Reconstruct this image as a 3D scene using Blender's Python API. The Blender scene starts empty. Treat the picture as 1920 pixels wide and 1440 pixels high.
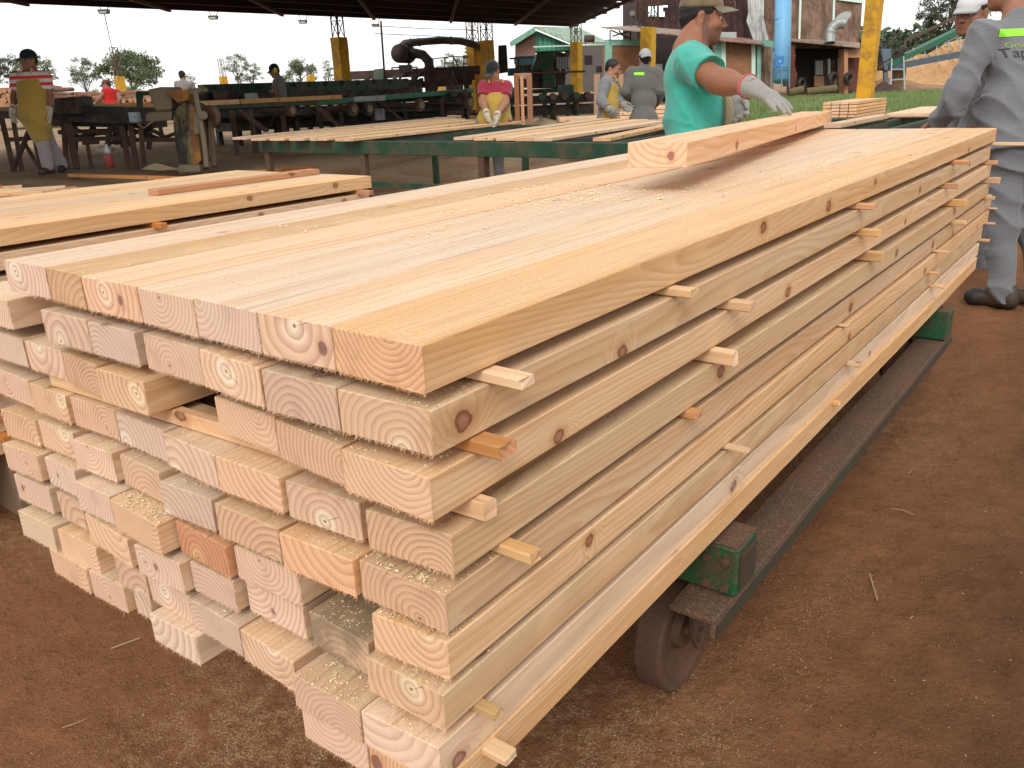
import bpy, bmesh, math, random
import numpy as np
from mathutils import Vector, Matrix
from mathutils.bvhtree import BVHTree
random.seed(7); RNG = np.random.default_rng(7)
sc = bpy.context.scene
COL = sc.collection
PI = math.pi
def V(*a): return Vector(a)

# ------------------------------------------------------------------ camera
F = 1540.86; PITCH = 0.346211; ROLL = -0.0410129; YAW = 0.658363; CAMH = 1.32
_cp, _sp, _cr, _sr = math.cos(PITCH), math.sin(PITCH), math.cos(ROLL), math.sin(ROLL)
def _w(v): return Vector((v[0]*math.cos(YAW)-v[1]*math.sin(YAW), v[0]*math.sin(YAW)+v[1]*math.cos(YAW), v[2]))
RIGHT = _w((_cr, _sr*_sp, _sr*_cp)); UPV = _w((-_sr, _cr*_sp, _cr*_cp)); FWD = _w((0, _cp, -_sp))
C0 = Vector((0, 0, CAMH))
FH = Vector((FWD.x, FWD.y, 0)).normalized()          # level view direction
RH = Vector((FH.y, -FH.x, 0))                        # level right
def ray(px, py): return RIGHT*((px-960)/F) - UPV*((py-720)/F) + FWD
def at(px, py, D): return C0 + ray(px, py)*D
def onz(px, py, z):
    r = ray(px, py); return C0 + r*((z-CAMH)/r.z)
cam = bpy.data.cameras.new('camera'); co = bpy.data.objects.new('camera', cam); COL.objects.link(co)
cam.sensor_width = 36; cam.lens = 36*F/1920; cam.clip_start = 0.05; cam.clip_end = 2000
M = Matrix((RIGHT, UPV, -FWD)).transposed().to_4x4(); M.translation = C0; co.matrix_world = M
sc.camera = co

# ------------------------------------------------------------------ ground height
GP = [(-.6,1.5,0),(0,0,0),(-2,0,0),(-2.4,1.5,0),(-1.9,4,0),(.8,2.5,0),(1.5,4,0),(-.5,5.03,.095),(.6,5.5,.1),(-4,2,.05),(-3,5,.05),(-6,1,.15),
      (-11.4,5,.5),(-9,4,.42),(-13,2,.55),(-9.2,6.2,.36),(-6.5,5.4,.16),(-6,8.4,.02),(-5.7,10,.02),(-5.3,10.4,.02),(-7.4,8.2,.1),(-7,9.5,.1),(-10.5,8.3,.4),
      (-4.56,17,.55),(-8.5,14,.5),(-1,9,.3),(-2.5,10,.35),(1,8,.2),(-11,12,.5),(-14,16,.55),(-6,20,.55),(-2,14,.55),(-16,8,.55),(0,14,.5),(2,20,.55),(-20,4,.55),(-10,20,.55),(-20,20,.55),(-9,0,.4),(-5,-3,.1),(4,2,0),(4,8,.2)]
def gz(x, y):
    if x*x+y*y > 26*26: 
        return 0.55
    sw = sz = 0
    for a, b, c in GP:
        w = 1/((x-a)**2+(y-b)**2+.15)**2
        sw += w; sz += w*c
    g = sz/sw; r = math.hypot(x, y)
    if r > 20: g += (0.55-g)*(r-20)/6
    return g

# ------------------------------------------------------------------ tags
def tag(o, label=None, cat=None, group=None, kind=None):
    if label: o['label'] = label
    if cat: o['category'] = cat
    if group: o['group'] = group
    if kind: o['kind'] = kind
    return o
def thing(name, loc, label, cat, group=None):
    o = bpy.data.objects.new(name, None); o.location = loc; o.empty_display_size = .1; COL.objects.link(o)
    return tag(o, label, cat, group)
def copy_tree(o, parent=None):
    c = o.copy(); COL.objects.link(c); c.parent = parent
    for ch in list(o.children): copy_tree(ch, c)
    return c
def link_mesh(name, me, parent=None, loc=None):
    o = bpy.data.objects.new(name, me); COL.objects.link(o)
    if parent is not None: o.parent = parent
    if loc is not None: o.location = loc
    return o
def world_origin(o):
    p = Vector((0,0,0))
    while o is not None: p = p+o.location; o = o.parent
    return p

class MB:
    """collects polygons in world coordinates; build() links them as one mesh object"""
    def __init__(s): s.v = []; s.f = []; s.m = []
    def add(s, vs, fs, mi=0):
        b = len(s.v); s.v += [tuple(p) for p in vs]; s.f += [tuple(i+b for i in f) for f in fs]; s.m += [mi]*len(fs)
    def obox(s, c, ax, ay, az, mi=0, taper=1.0):
        c = Vector(c); vs = []
        for k, t in ((-1,1),(1,taper)):
            for i, j in ((-1,-1),(1,-1),(1,1),(-1,1)): vs.append(c+ax*i*t+ay*j*t+az*k)
        s.add(vs, [(3,2,1,0),(4,5,6,7),(0,1,5,4),(1,2,6,5),(2,3,7,6),(3,0,4,7)], mi)
    def box(s, x0, x1, y0, y1, z0, z1, mi=0, ax=None, ay=None, o=None):
        ax = ax or V(1,0,0); ay = ay or V(0,1,0); o = Vector(o) if o is not None else V(0,0,0)
        s.obox(o+ax*((x0+x1)/2)+ay*((y0+y1)/2)+V(0,0,(z0+z1)/2), ax*((x1-x0)/2), ay*((y1-y0)/2), V(0,0,(z1-z0)/2), mi)
    def bar(s, p, q, w, h, mi=0, up=(0,0,1)):
        p = Vector(p); q = Vector(q); d = q-p; L = d.length; d = d.normalized(); u = Vector(up)
        if abs(d.dot(u)) > .98: u = V(0,1,0) if abs(d.y) < .9 else V(1,0,0)
        r = d.cross(u).normalized(); u = r.cross(d)
        s.obox((p+q)/2, r*(w/2), u*(h/2), d*(L/2), mi)
    def tube(s, pts, r, n=10, mi=0, caps=True):
        pts = [Vector(p) for p in pts]; rs = r if isinstance(r, (list, tuple)) else [r]*len(pts)
        vs = []; fs = []; prev = None
        for i, p in enumerate(pts):
            d = (pts[min(i+1,len(pts)-1)]-pts[max(i-1,0)]).normalized()
            if prev is None: a = d.cross(V(0,0,1)) if abs(d.z) < .95 else d.cross(V(1,0,0))
            else: a = prev-d*prev.dot(d)
            a.normalize(); b = d.cross(a); prev = a
            for k in range(n):
                t = 2*PI*k/n; vs.append(p+(a*math.cos(t)+b*math.sin(t))*rs[i])
        for i in range(len(pts)-1):
            for k in range(n):
                fs.append((i*n+k, i*n+(k+1)%n, (i+1)*n+(k+1)%n, (i+1)*n+k))
        if caps: fs.append(tuple(range(n-1,-1,-1))); fs.append(tuple(range((len(pts)-1)*n, len(pts)*n)))
        s.add(vs, fs, mi)
    def prism(s, poly, d, mi=0):
        n = len(poly); poly = [Vector(p) for p in poly]; d = Vector(d)
        s.add(poly+[p+d for p in poly], [tuple(range(n-1,-1,-1)), tuple(range(n,2*n))]+[(i,(i+1)%n,(i+1)%n+n,i+n) for i in range(n)], mi)
    def quad(s, *p, mi=0): s.add(p, [tuple(range(len(p)))], mi)
    def sphere(s, c, r, n=10, mi=0, sx=1, sy=1, sz=1):
        c = Vector(c); vs = []; fs = []; m = n//2
        for i in range(m+1):
            a = PI*i/m
            for k in range(n):
                b = 2*PI*k/n; vs.append(c+V(math.sin(a)*math.cos(b)*r*sx, math.sin(a)*math.sin(b)*r*sy, math.cos(a)*r*sz))
        for i in range(m):
            for k in range(n): fs.append((i*n+k, (i+1)*n+k, (i+1)*n+(k+1)%n, i*n+(k+1)%n))
        s.add(vs, fs, mi)
    def build(s, name, mats, parent=None, smooth=False, bevel=0, origin=None):
        me = bpy.data.meshes.new(name)
        if origin is None:
            if parent is not None: origin = world_origin(parent); loc = V(0,0,0)
            else:
                a = np.array(s.v); origin = Vector(((a[:,0].min()+a[:,0].max())/2, (a[:,1].min()+a[:,1].max())/2, a[:,2].min())); loc = origin
        else:
            origin = Vector(origin); loc = origin-(world_origin(parent) if parent is not None else V(0,0,0))
        me.from_pydata([Vector(p)-origin for p in s.v], [], s.f)
        for m in (mats if isinstance(mats, (list, tuple)) else [mats]): me.materials.append(m)
        me.polygons.foreach_set('material_index', s.m)
        if smooth: me.polygons.foreach_set('use_smooth', [True]*len(s.f))
        me.validate(); me.update()
        if bevel or not smooth:
            bm = bmesh.new(); bm.from_mesh(me)
            bmesh.ops.recalc_face_normals(bm, faces=bm.faces)
            if bevel: bmesh.ops.bevel(bm, geom=[e for e in bm.edges if len(e.link_faces) == 2 and e.calc_face_angle(0) > .6], offset=bevel, segments=1, affect='EDGES', clamp_overlap=True)
            bm.to_mesh(me); bm.free()
        return link_mesh(name, me, parent, loc)

# ------------------------------------------------------------------ material DSL
class NT:
    def __init__(s, mat): mat.use_nodes = True; s.t = mat.node_tree; s.t.nodes.clear()
    def n(s, typ, ins=None, **props):
        nd = s.t.nodes.new(typ)
        for k, v in props.items(): setattr(nd, k, v)
        for k, v in (ins or {}).items():
            sk = nd.inputs[k]
            if isinstance(v, bpy.types.NodeSocket): s.t.links.new(v, sk)
            elif v is not None: sk.default_value = v
        return nd
    def m(s, op, a, b=None, c=None, clamp=False):
        nd = s.n('ShaderNodeMath', {0: a, 1: b, 2: c} if c is not None else ({0: a, 1: b} if b is not None else {0: a}), operation=op); nd.use_clamp = clamp; return nd.outputs[0]
    def vm(s, op, a, b): return s.n('ShaderNodeVectorMath', {0: a, 1: b}, operation=op).outputs[0]
    def mix(s, f, a, b, blend='MIX'):
        nd = s.n('ShaderNodeMix', None, data_type='RGBA', blend_type=blend)
        for k, v in ((0, f), (6, a), (7, b)):
            if isinstance(v, bpy.types.NodeSocket): s.t.links.new(v, nd.inputs[k])
            else: nd.inputs[k].default_value = v if k == 0 else (*v, 1)[:4]
        return nd.outputs[2]
    def ramp(s, f, stops):
        nd = s.n('ShaderNodeValToRGB', {0: f}); el = nd.color_ramp.elements
        while len(el) < len(stops): el.new(.5)
        for e, (p, c) in zip(el, stops): e.position = p; e.color = (c, c, c, 1) if not isinstance(c, tuple) else (*c, 1)
        return nd.outputs[0]
    def noise(s, vec, scale, detail=3, rough=.55, out=0): return s.n('ShaderNodeTexNoise', {'Vector': vec, 'Scale': scale, 'Detail': detail, 'Roughness': rough}).outputs[out]
    def smooth(s, x, a, b): return s.n('ShaderNodeMapRange', {0: x, 1: a, 2: b, 3: 0.0, 4: 1.0}, interpolation_type='SMOOTHSTEP').outputs[0]
    def out(s, col, rough=.7, bump=None, bstr=.3, bdist=.01, metal=0.0, spec=.5, trans=0.0, **kw):
        p = s.n('ShaderNodeBsdfPrincipled', {'Base Color': col if isinstance(col, bpy.types.NodeSocket) else (*col, 1), 'Roughness': rough, 'Metallic': metal, 'Specular IOR Level': spec, 'Transmission Weight': trans, **kw})
        if bump is not None: s.t.links.new(s.n('ShaderNodeBump', {'Height': bump, 'Strength': bstr, 'Distance': bdist}).outputs[0], p.inputs['Normal'])
        s.t.links.new(p.outputs[0], s.n('ShaderNodeOutputMaterial').inputs[0]); return p

def wood_mat(name, ringdark=1.0, dust=1.0):
    mt = bpy.data.materials.new(name); t = NT(mt)
    tc = t.n('ShaderNodeTexCoord'); P = tc.outputs['Object']; NR = tc.outputs['Normal']
    oi = t.n('ShaderNodeObjectInfo'); rnd = oi.outputs['Random']
    wn = t.n('ShaderNodeTexWhiteNoise', {'W': t.m('MULTIPLY', rnd, 917.3)}, noise_dimensions='1D')
    r3 = t.n('ShaderNodeSeparateColor', {0: wn.outputs['Color']})
    R1, R2, R3 = r3.outputs
    off = t.vm('MULTIPLY', wn.outputs['Color'], (60, 60, 60))
    sep = t.n('ShaderNodeSeparateXYZ', {0: P}); x, y, z = sep.outputs
    low = t.noise(t.vm('ADD', t.vm('MULTIPLY', P, (8, 1.5, 8)), off), 1.0, 3, .5, 1)
    lw = t.n('ShaderNodeSeparateColor', {0: low})
    wan = t.n('ShaderNodeSeparateColor', {0: t.n('ShaderNodeTexNoise', {'W': t.m('ADD', t.m('MULTIPLY', y, 1.15), t.m('MULTIPLY', R3, 77.0)), 'Scale': 1.0, 'Detail': 1.0}, noise_dimensions='1D').outputs[1]})
    px = t.m('ADD', t.m('MULTIPLY', t.m('SUBTRACT', R1, .5), .12), t.m('MULTIPLY', t.m('SUBTRACT', wan.outputs[0], .5), .07)); pz = t.m('ADD', t.m('ADD', t.m('MULTIPLY', t.m('SUBTRACT', R2, .5), .11), .027), t.m('MULTIPLY', t.m('SUBTRACT', wan.outputs[1], .5), .07))
    dx = t.m('ADD', t.m('SUBTRACT', x, px), t.m('MULTIPLY', t.m('SUBTRACT', lw.outputs[0], .5), .032))
    dz = t.m('ADD', t.m('SUBTRACT', z, pz), t.m('MULTIPLY', t.m('SUBTRACT', lw.outputs[1], .5), .032))
    r = t.m('SQRT', t.m('ADD', t.m('MULTIPLY', dx, dx), t.m('MULTIPLY', dz, dz)))
    ns = t.n('ShaderNodeSeparateXYZ', {0: NR})
    isend = t.m('GREATER_THAN', t.m('ABSOLUTE', ns.outputs[1]), .7)
    istop = t.m('GREATER_THAN', ns.outputs[2], .7); isside = t.m('GREATER_THAN', t.m('ABSOLUTE', ns.outputs[0]), .7)
    # knots: one candidate per stretch of board, where it meets the face in view
    yc = t.m('ADD', t.m('MULTIPLY', y, 2.3), t.m('MULTIPLY', R2, 50.0)); yi = t.m('FLOOR', yc)
    kn = t.n('ShaderNodeSeparateColor', {0: t.n('ShaderNodeTexWhiteNoise', {'W': t.m('ADD', yi, t.m('MULTIPLY', isside, 37.7))}, noise_dimensions='1D').outputs[1]}); ka, kb_, kc = kn.outputs
    dy = t.m('DIVIDE', t.m('SUBTRACT', t.m('FRACT', yc), t.m('ADD', .3, t.m('MULTIPLY', ka, .4))), 2.3)
    ac = t.mix(isside, t.n('ShaderNodeCombineColor', {0: t.m('SUBTRACT', x, t.m('MULTIPLY', t.m('SUBTRACT', kb_, .5), .115))}).outputs[0], t.n('ShaderNodeCombineColor', {0: t.m('SUBTRACT', z, t.m('ADD', .008, t.m('MULTIPLY', kb_, .038)))}).outputs[0])
    ac = t.n('ShaderNodeSeparateColor', {0: ac}).outputs[0]; kw = t.m('MULTIPLY', t.m('SUBTRACT', rwob := t.noise(t.vm('ADD', t.vm('MULTIPLY', P, (60, 60, 60)), off), 1.0, 2), .5), .012)
    rad = t.m('ADD', -.002, t.m('MULTIPLY', kc, .0155)); kd = t.m('DIVIDE', t.m('ADD', t.m('SQRT', t.m('ADD', t.m('MULTIPLY', t.m('MULTIPLY', dy, dy), .55), t.m('MULTIPLY', ac, ac))), kw), rad)
    sel = t.m('MULTIPLY', t.m('GREATER_THAN', kc, .60), t.m('SUBTRACT', 1.0, isend))
    r = t.m('ADD', r, t.m('MULTIPLY', t.m('MULTIPLY', sel, t.m('SUBTRACT', 1.0, t.smooth(kd, .3, 4.0))), .035))
    core = t.m('MULTIPLY', sel, t.m('SUBTRACT', 1.0, t.smooth(kd, .8, 1.05)))
    halo = t.m('MULTIPLY', sel, t.m('SUBTRACT', 1.0, t.smooth(kd, .95, 2.2)))
    per = t.m('ADD', .0075, t.m('MULTIPLY', t.m('MULTIPLY', R3, R3), .011))
    fr = t.m('FRACT', t.m('DIVIDE', r, per))
    late = t.ramp(fr, [(0, .0), (.30, .08), (.58, .48), (.84, 1.0), (.95, .9), (1, 0)])
    rv = t.noise(t.vm('ADD', t.vm('MULTIPLY', P, (30, 3, 30)), off), 1.0, 2)
    late = t.m('MULTIPLY', t.m('MULTIPLY', late, t.m('ADD', .30, t.m('MULTIPLY', rv, .9))), t.m('ADD', .55, t.m('MULTIPLY', wan.outputs[2], .8)))
    fine = t.noise(t.vm('ADD', t.vm('MULTIPLY', P, (170, 5, 170)), off), 1.0, 4, .65)
    patch = t.noise(t.vm('ADD', t.vm('MULTIPLY', P, (4, .9, 4)), off), 1.0, 2)
    band = t.noise(t.vm('ADD', t.vm('MULTIPLY', P, (28, .9, 28)), off), 1.0, 3)
    early = t.mix(t.smooth(band, .38, .66), (.74, .535, .36), (.67, .43, .25))
    side = t.mix(t.m('MULTIPLY', late, .50*ringdark), early, (.46, .25, .115))
    side = t.mix(t.m('MULTIPLY', t.m('SUBTRACT', fine, .42, clamp=True), .9), side, (.46, .28, .14))
    side = t.mix(t.m('MULTIPLY', halo, .5), side, (.45, .22, .10)); side = t.mix(t.m('MULTIPLY', core, .88), side, t.mix(t.smooth(kd, .25, .9), t.mix(rwob, (.30, .125, .075), (.42, .22, .14)), (.15, .052, .03)))
    heart = t.m('SUBTRACT', 1.0, t.smooth(r, .012, .028))
    en = t.mix(t.m('MULTIPLY', t.m('MULTIPLY', heart, .8), t.m('GREATER_THAN', R3, .45)), t.mix(patch, (.79, .555, .385), (.71, .455, .305)), (.88, .76, .56))
    en = t.mix(t.m('MULTIPLY', late, .85*ringdark), en, (.40, .20, .145))
    wv = t.m('SINE', t.m('ADD', t.m('MULTIPLY', t.m('ADD', x, t.m('MULTIPLY', z, .12)), 1500.0), t.m('MULTIPLY', rv, 2.5)))
    en = t.mix(t.m('MULTIPLY', t.m('ADD', wv, 1.0), .10), en, (.84, .66, .52))
    en = t.mix(t.m('MULTIPLY', t.m('SUBTRACT', 1.0, t.smooth(r, .0015, .0035)), .8), en, (.13, .06, .045))
    ang = t.m('ARCTAN2', dz, dx); ck = t.m('MULTIPLY', t.m('MULTIPLY', t.m('SUBTRACT', 1.0, t.smooth(t.m('ABSOLUTE', t.m('SUBTRACT', ang, t.m('MULTIPLY', t.m('SUBTRACT', R1, .5), 5.5))), .02, .05)), t.m('SUBTRACT', 1.0, t.smooth(r, .02, .035))), t.m('GREATER_THAN', R3, .5))
    en = t.mix(t.m('MULTIPLY', ck, .7), en, (.20, .10, .07))
    ex = t.m('SUBTRACT', x, t.m('MULTIPLY', t.m('SUBTRACT', R3, .5), .10)); ez = t.m('MULTIPLY', t.m('SUBTRACT', z, t.m('ADD', .027, t.m('MULTIPLY', t.m('SUBTRACT', wan.outputs[0], .5), .03))), .75)
    ed = t.m('DIVIDE', t.m('ADD', t.m('SQRT', t.m('ADD', t.m('MULTIPLY', ex, ex), t.m('MULTIPLY', ez, ez))), t.m('MULTIPLY', kw, .5)), t.m('ADD', .0035, t.m('MULTIPLY', R1, .008))); es = t.m('GREATER_THAN', t.m('FRACT', t.m('MULTIPLY', R2, 7.31)), .87)
    en = t.mix(t.m('MULTIPLY', t.m('MULTIPLY', es, t.m('SUBTRACT', 1.0, t.smooth(ed, 1.0, 2.2))), .45), en, (.50, .25, .15)); en = t.mix(t.m('MULTIPLY', t.m('MULTIPLY', es, t.m('SUBTRACT', 1.0, t.smooth(ed, .8, 1.05))), .85), en, t.mix(rwob, (.13, .055, .05), (.30, .17, .14)))
    en = t.mix(t.m('MULTIPLY', t.smooth(t.noise(t.vm('ADD', t.vm('MULTIPLY', P, (26, 2, 26)), off), 1.0, 3), .56, .72), .35), en, (.50, .31, .20))
    en = t.mix(t.m('MULTIPLY', halo, .35), en, (.5, .27, .18)); en = t.mix(t.m('MULTIPLY', core, .7), en, (.22, .11, .095))
    col = t.mix(isend, side, en)
    # sawdust film on upward faces
    sp = t.noise(t.vm('ADD', P, off), 330, 2, .7); pt = t.noise(t.vm('ADD', t.vm('MULTIPLY', P, (5, 2.0, 5)), off), 1.0, 4, .6)
    df = t.m('MULTIPLY', t.m('MULTIPLY', istop, dust), t.m('MULTIPLY', t.smooth(sp, .40, .60), t.smooth(pt, .24, .60)))
    col = t.mix(t.m('MULTIPLY', df, .74), col, (.55, .445, .335))
    stk = t.m('MULTIPLY', istop, t.smooth(t.noise(t.vm('ADD', t.vm('MULTIPLY', P, (110, 1.6, 110)), off), 1.0, 3, .6), .58, .70)); col = t.mix(t.m('MULTIPLY', stk, .8), col, (.42, .255, .14))
    sp2 = t.noise(t.vm('ADD', P, off), 190, 1, .5)
    col = t.mix(t.m('MULTIPLY', t.m('MULTIPLY', istop, .45*dust), t.smooth(sp2, .60, .68)), col, (.45, .30, .17))
    # grey weather stain driven by the object's own colour alpha
    st = t.m('MULTIPLY', t.m('SUBTRACT', 1.0, oi.outputs['Alpha']), t.smooth(t.noise(t.vm('ADD', t.vm('MULTIPLY', P, (20, 12, 20)), off), 1.0, 4), .30, .62))
    col = t.mix(st, col, (.27, .21, .145))
    col = t.mix(1.0, col, oi.outputs['Color'], 'MULTIPLY')
    rr = t.m('ADD', .86, t.m('MULTIPLY', R2, .22))
    hs = t.n('ShaderNodeHueSaturation', {'Saturation': t.m('ADD', .85, t.m('MULTIPLY', R1, .3)), 'Value': rr, 'Color': col}).outputs[0]
    bh = t.m('ADD', t.m('MULTIPLY', fine, .6), t.m('ADD', t.m('MULTIPLY', t.m('MULTIPLY', sp, istop), .7), t.m('MULTIPLY', t.m('MULTIPLY', t.m('SINE', t.m('MULTIPLY', x, 1500.0)), isend), .18)))
    t.out(hs, .78, bh, .35, .0022, spec=.25)
    return mt

def plain(name, col, rough=.7, var=.25, scale=6, bump=.2, bdist=.004, metal=0.0, stretch=(1,1,1), dirt=None, dirtamt=.5, dscale=3, spec=.4, fleck=None, fleckamt=.4):
    mt = bpy.data.materials.new(name); t = NT(mt)
    tc = t.n('ShaderNodeTexCoord'); P = t.vm('MULTIPLY', tc.outputs['Object'], stretch)
    n1 = t.noise(P, scale, 5, .6); n2 = t.noise(P, scale*7, 3, .6)
    c = t.mix(t.m('ADD', t.m('MULTIPLY', n1, .7), t.m('MULTIPLY', n2, .3)), [v*(1-var) for v in col], [min(1, v*(1+var)) for v in col])
    if dirt: c = t.mix(t.m('MULTIPLY', t.smooth(t.noise(P, dscale, 6, .68), .42, .66), dirtamt), c, dirt)
    if fleck: c = t.mix(t.m('MULTIPLY', t.smooth(t.noise(P, scale*16, 2, .6), .55, .68), fleckamt), c, fleck)
    t.out(c, rough, t.m('ADD', n1, n2), bump, bdist, metal, spec); return mt

WOOD = wood_mat('sawn_pine'); 
DUST = plain('sawdust', (.78, .61, .37), .95, .25, 60, .5)
STICKW = wood_mat('spacer_wood', .7, .3)
# ------------------------------------------------------------------ boards
U = .245
def board_mesh(w, L, t, seed, fuzz=True, skew=0.0, bow=.003):
    """sawn board: x across, y along from the near end, z up; rounded arrises, slight wave, torn fibres along the near end"""
    rg = random.Random(seed); n = 28; vs = []; fs = []; e = .0016
    ring = [(-w/2+e,0),(w/2-e,0),(w/2,e),(w/2,t-e),(w/2-e,t),(-w/2+e,t),(-w/2,t-e),(-w/2,e)]
    ph = rg.random()*6; ph2 = rg.random()*6
    for i in range(n+1):
        u = i/n; y = L*(u if i not in (1, n-1) else (.002/L if i == 1 else 1-.002/L)); k = .0011 if i in (0, n) else 0
        dx = bow*math.sin(u*5+ph)-bow*math.sin(ph); dz = .0
        for (a, b) in ring:
            sx = a-(k if a > 0 else -k); sz = min(max(b, k), t-k)
            vs.append((sx+dx+rg.uniform(-.0004,.0004), y+(skew*a if i < 2 else 0)+(rg.uniform(-.0006,.0006)), sz+dz))
    for i in range(n):
        for j in range(8): fs.append((i*8+j, i*8+(j+1)%8, (i+1)*8+(j+1)%8, (i+1)*8+j))
    fs.append(tuple(range(7,-1,-1))); fs.append(tuple(range(n*8, n*8+8)))
    if fuzz:
        for _ in range(230):
            if rg.random() < .7: x, z = rg.uniform(-w/2, w/2), 0
            else: x, z = w/2, rg.uniform(0, t)
            if rg.random() < .1: x, z = rg.uniform(-w/2, w/2), t
            l = abs(rg.gauss(0, .0032))+.0008; b = len(vs); q = .00045
            y = skew*x
            vs += [(x-q, y+.001, z), (x+q, y+.001, z), (x, y+.001, z+q), (x+rg.uniform(-.3,.5)*l, y-rg.uniform(.1,.8)*l, z-rg.uniform(.1,.9)*l)]
            fs += [(b,b+1,b+3),(b+1,b+2,b+3),(b+2,b,b+3)]
    me = bpy.data.meshes.new('board'); me.from_pydata(vs, [], fs); me.materials.append(WOOD); me.update(); return me
ORD = ['', 'first', 'second', 'third', 'fourth', 'fifth', 'sixth', 'seventh', 'eighth', 'ninth', 'tenth']
ZT = [None, -1.0, -1.292, -1.60, -1.94, -2.235, -2.495, -2.765, -3.05, -3.272]
TH = .222*U
def z_top(k): return CAMH+ZT[k]*U
# near-end top edges seen in the photograph: (x,y) of the left and right corner of each board end
ENDS = {
 1: [(5,487,82,500),(84,501,149,515),(151,516,254,535),(256,535,359,557),(361,557,479,584),(481,585,620,611),(622,612,790,648)],
 2: [(-75,541,12,562),(75,579,160,599),(161,599,250,620),(266,624,371,652),(372,654,485,690),(486,691,629,726),(631,728,806,769)],
 3: [(-60,606,41,636),(42,636,113,656),(114,657,178,682),(179,690,267,717),(401,742,513,780),(516,784,636,835),(638,842,805,897)],
 4: [(-30,680,51,712),(53,717,121,742),(129,741,213,767),(214,769,304,805),(305,811,400,853),(402,855,522,896),(533,898,673,941),(684,953,846,1003)],
 5: [(0,765,64,787),(69,786,136,811),(133,822,208,849),(222,849,297,884),(298,900,394,935),(400,941,519,989),(522,996,660,1049),(672,1049,834,1115)],
 6: [(4,830,67,854),(82,855,138,882),(139,901,204,930),(205,935,293,984),(327,973,422,1023),(437,1020,557,1072),(694,1148,839,1202)],
 7: [(24,887,90,915),(104,919,152,942),(157,960,237,1010),(250,1018,336,1056),(337,1040,436,1088),(459,1084,567,1139),(579,1144,690,1206),(684,1228,829,1301)],
 8: [(32,955,96,987),(106,990,178,1026),(212,1042,270,1072),(272,1070,353,1117),(354,1121,447,1175),(449,1178,549,1240),(546,1262,672,1330),(674,1332,822,1404)],
 9: [(91,1026,159,1066),(160,1064,230,1100),(235,1089,277,1112),(279,1147,365,1194),(563,1321,686,1391),(689,1398,829,1475)]}
TINT = {(1,1):((1.05,1.05,1.08,1),'pale'),(1,2):((1,.97,.92,.85),'bark-streaked'),(1,3):((1.08,.98,.9,1),'pinkish'),(1,7):((1.0,.93,.83,1),'orange-ended'),
        (6,5):((.85,.58,.40,1),'reddish-brown ringed'),(7,7):((.92,.9,.82,.2),'grey-stained'),(7,8):((1,.97,.9,.8),'dark-waned'),(8,1):((1.05,1.08,.98,1),'pale cream'),
        (4,5):((1.12,1.1,1.05,1),'whitish'),(2,5):((1.08,1.04,1.0,1),'white-hearted'),(5,7):((1.0,.94,.9,1),'pinkish'),(6,8):((1,.95,.9,1),'pinkish'),(3,4):((1.04,1,.92,1),'jutting')}
STACKEND = {}
SIDECOL = [None,(1,1,.97),(1,.99,.95),(1,.97,.92),(1.03,1.02,.97),(1.0,.95,.9),(1,.95,.88),(1.06,1.06,.96),(1.0,.97,.92),(1.04,1,.95)]
FAR = [None, 17.2, 17.0, 17.2, 17.25, 17.95, 17.85, 17.6, 17.35, 17.1]
boards = {}
for k, row in ENDS.items():
    n = len(row); prevx = -99; rg = random.Random(k*7); zt = z_top(k)
    for j, (xa, ya, xb, yb) in enumerate(row):
        A = onz(xa, ya, zt); B = onz(xb, yb, zt)
        x0 = max(A.x, prevx+rg.uniform(.002,.0055)); x1 = B.x
        if j == n-1: x1 = max(x1, -2.36*U); x1 = min(x1, -2.27*U)
        if k == 9: x0 += .001
        prevx = x1; w = x1-x0; yn = (A.y+B.y)/2
        sk = max(-.08, min(.08, (B.y-A.y)/max(w,.05)))
        rg = random.Random(k*37+j); yf = FAR[k]*U+(rg.uniform(-.05,.05) if j < n-1 else 0)
        zj = zt-TH-rg.uniform(0,.0025)
        tint, adj = TINT.get((k, j+1), ((1,1,1,1), None))
        if j == n-1 and (k, j+1) not in TINT: tint = (*SIDECOL[k], 1)
        me = board_mesh(w, yf-yn, TH, k*100+j, True, sk)
        o = link_mesh('pine_board', me, None, ((x0+x1)/2, yn, zj)); o.color = tint
        pos = 'leftmost' if j == 0 else ('rightmost' if j == n-1 else ORD[j+1]+' from the left')
        lay = 'top layer' if k == 1 else ('bottom layer' if k == 9 else ORD[k]+' layer down')
        tag(o, '%s pine board, %s, %s of the big front stack' % (adj or 'sawn', pos, lay), 'board', 'boards of the big front stack')
        boards[(k, j+1)] = (x0, x1, yn, yf, zj+TH)
        STACKEND[(k, j+1)] = me
# board in flight above the stack
fl0 = at(1230, 291, 3.02); fl1 = at(1522, 228, 5.15)
d = (fl1-fl0); L = d.length
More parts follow.
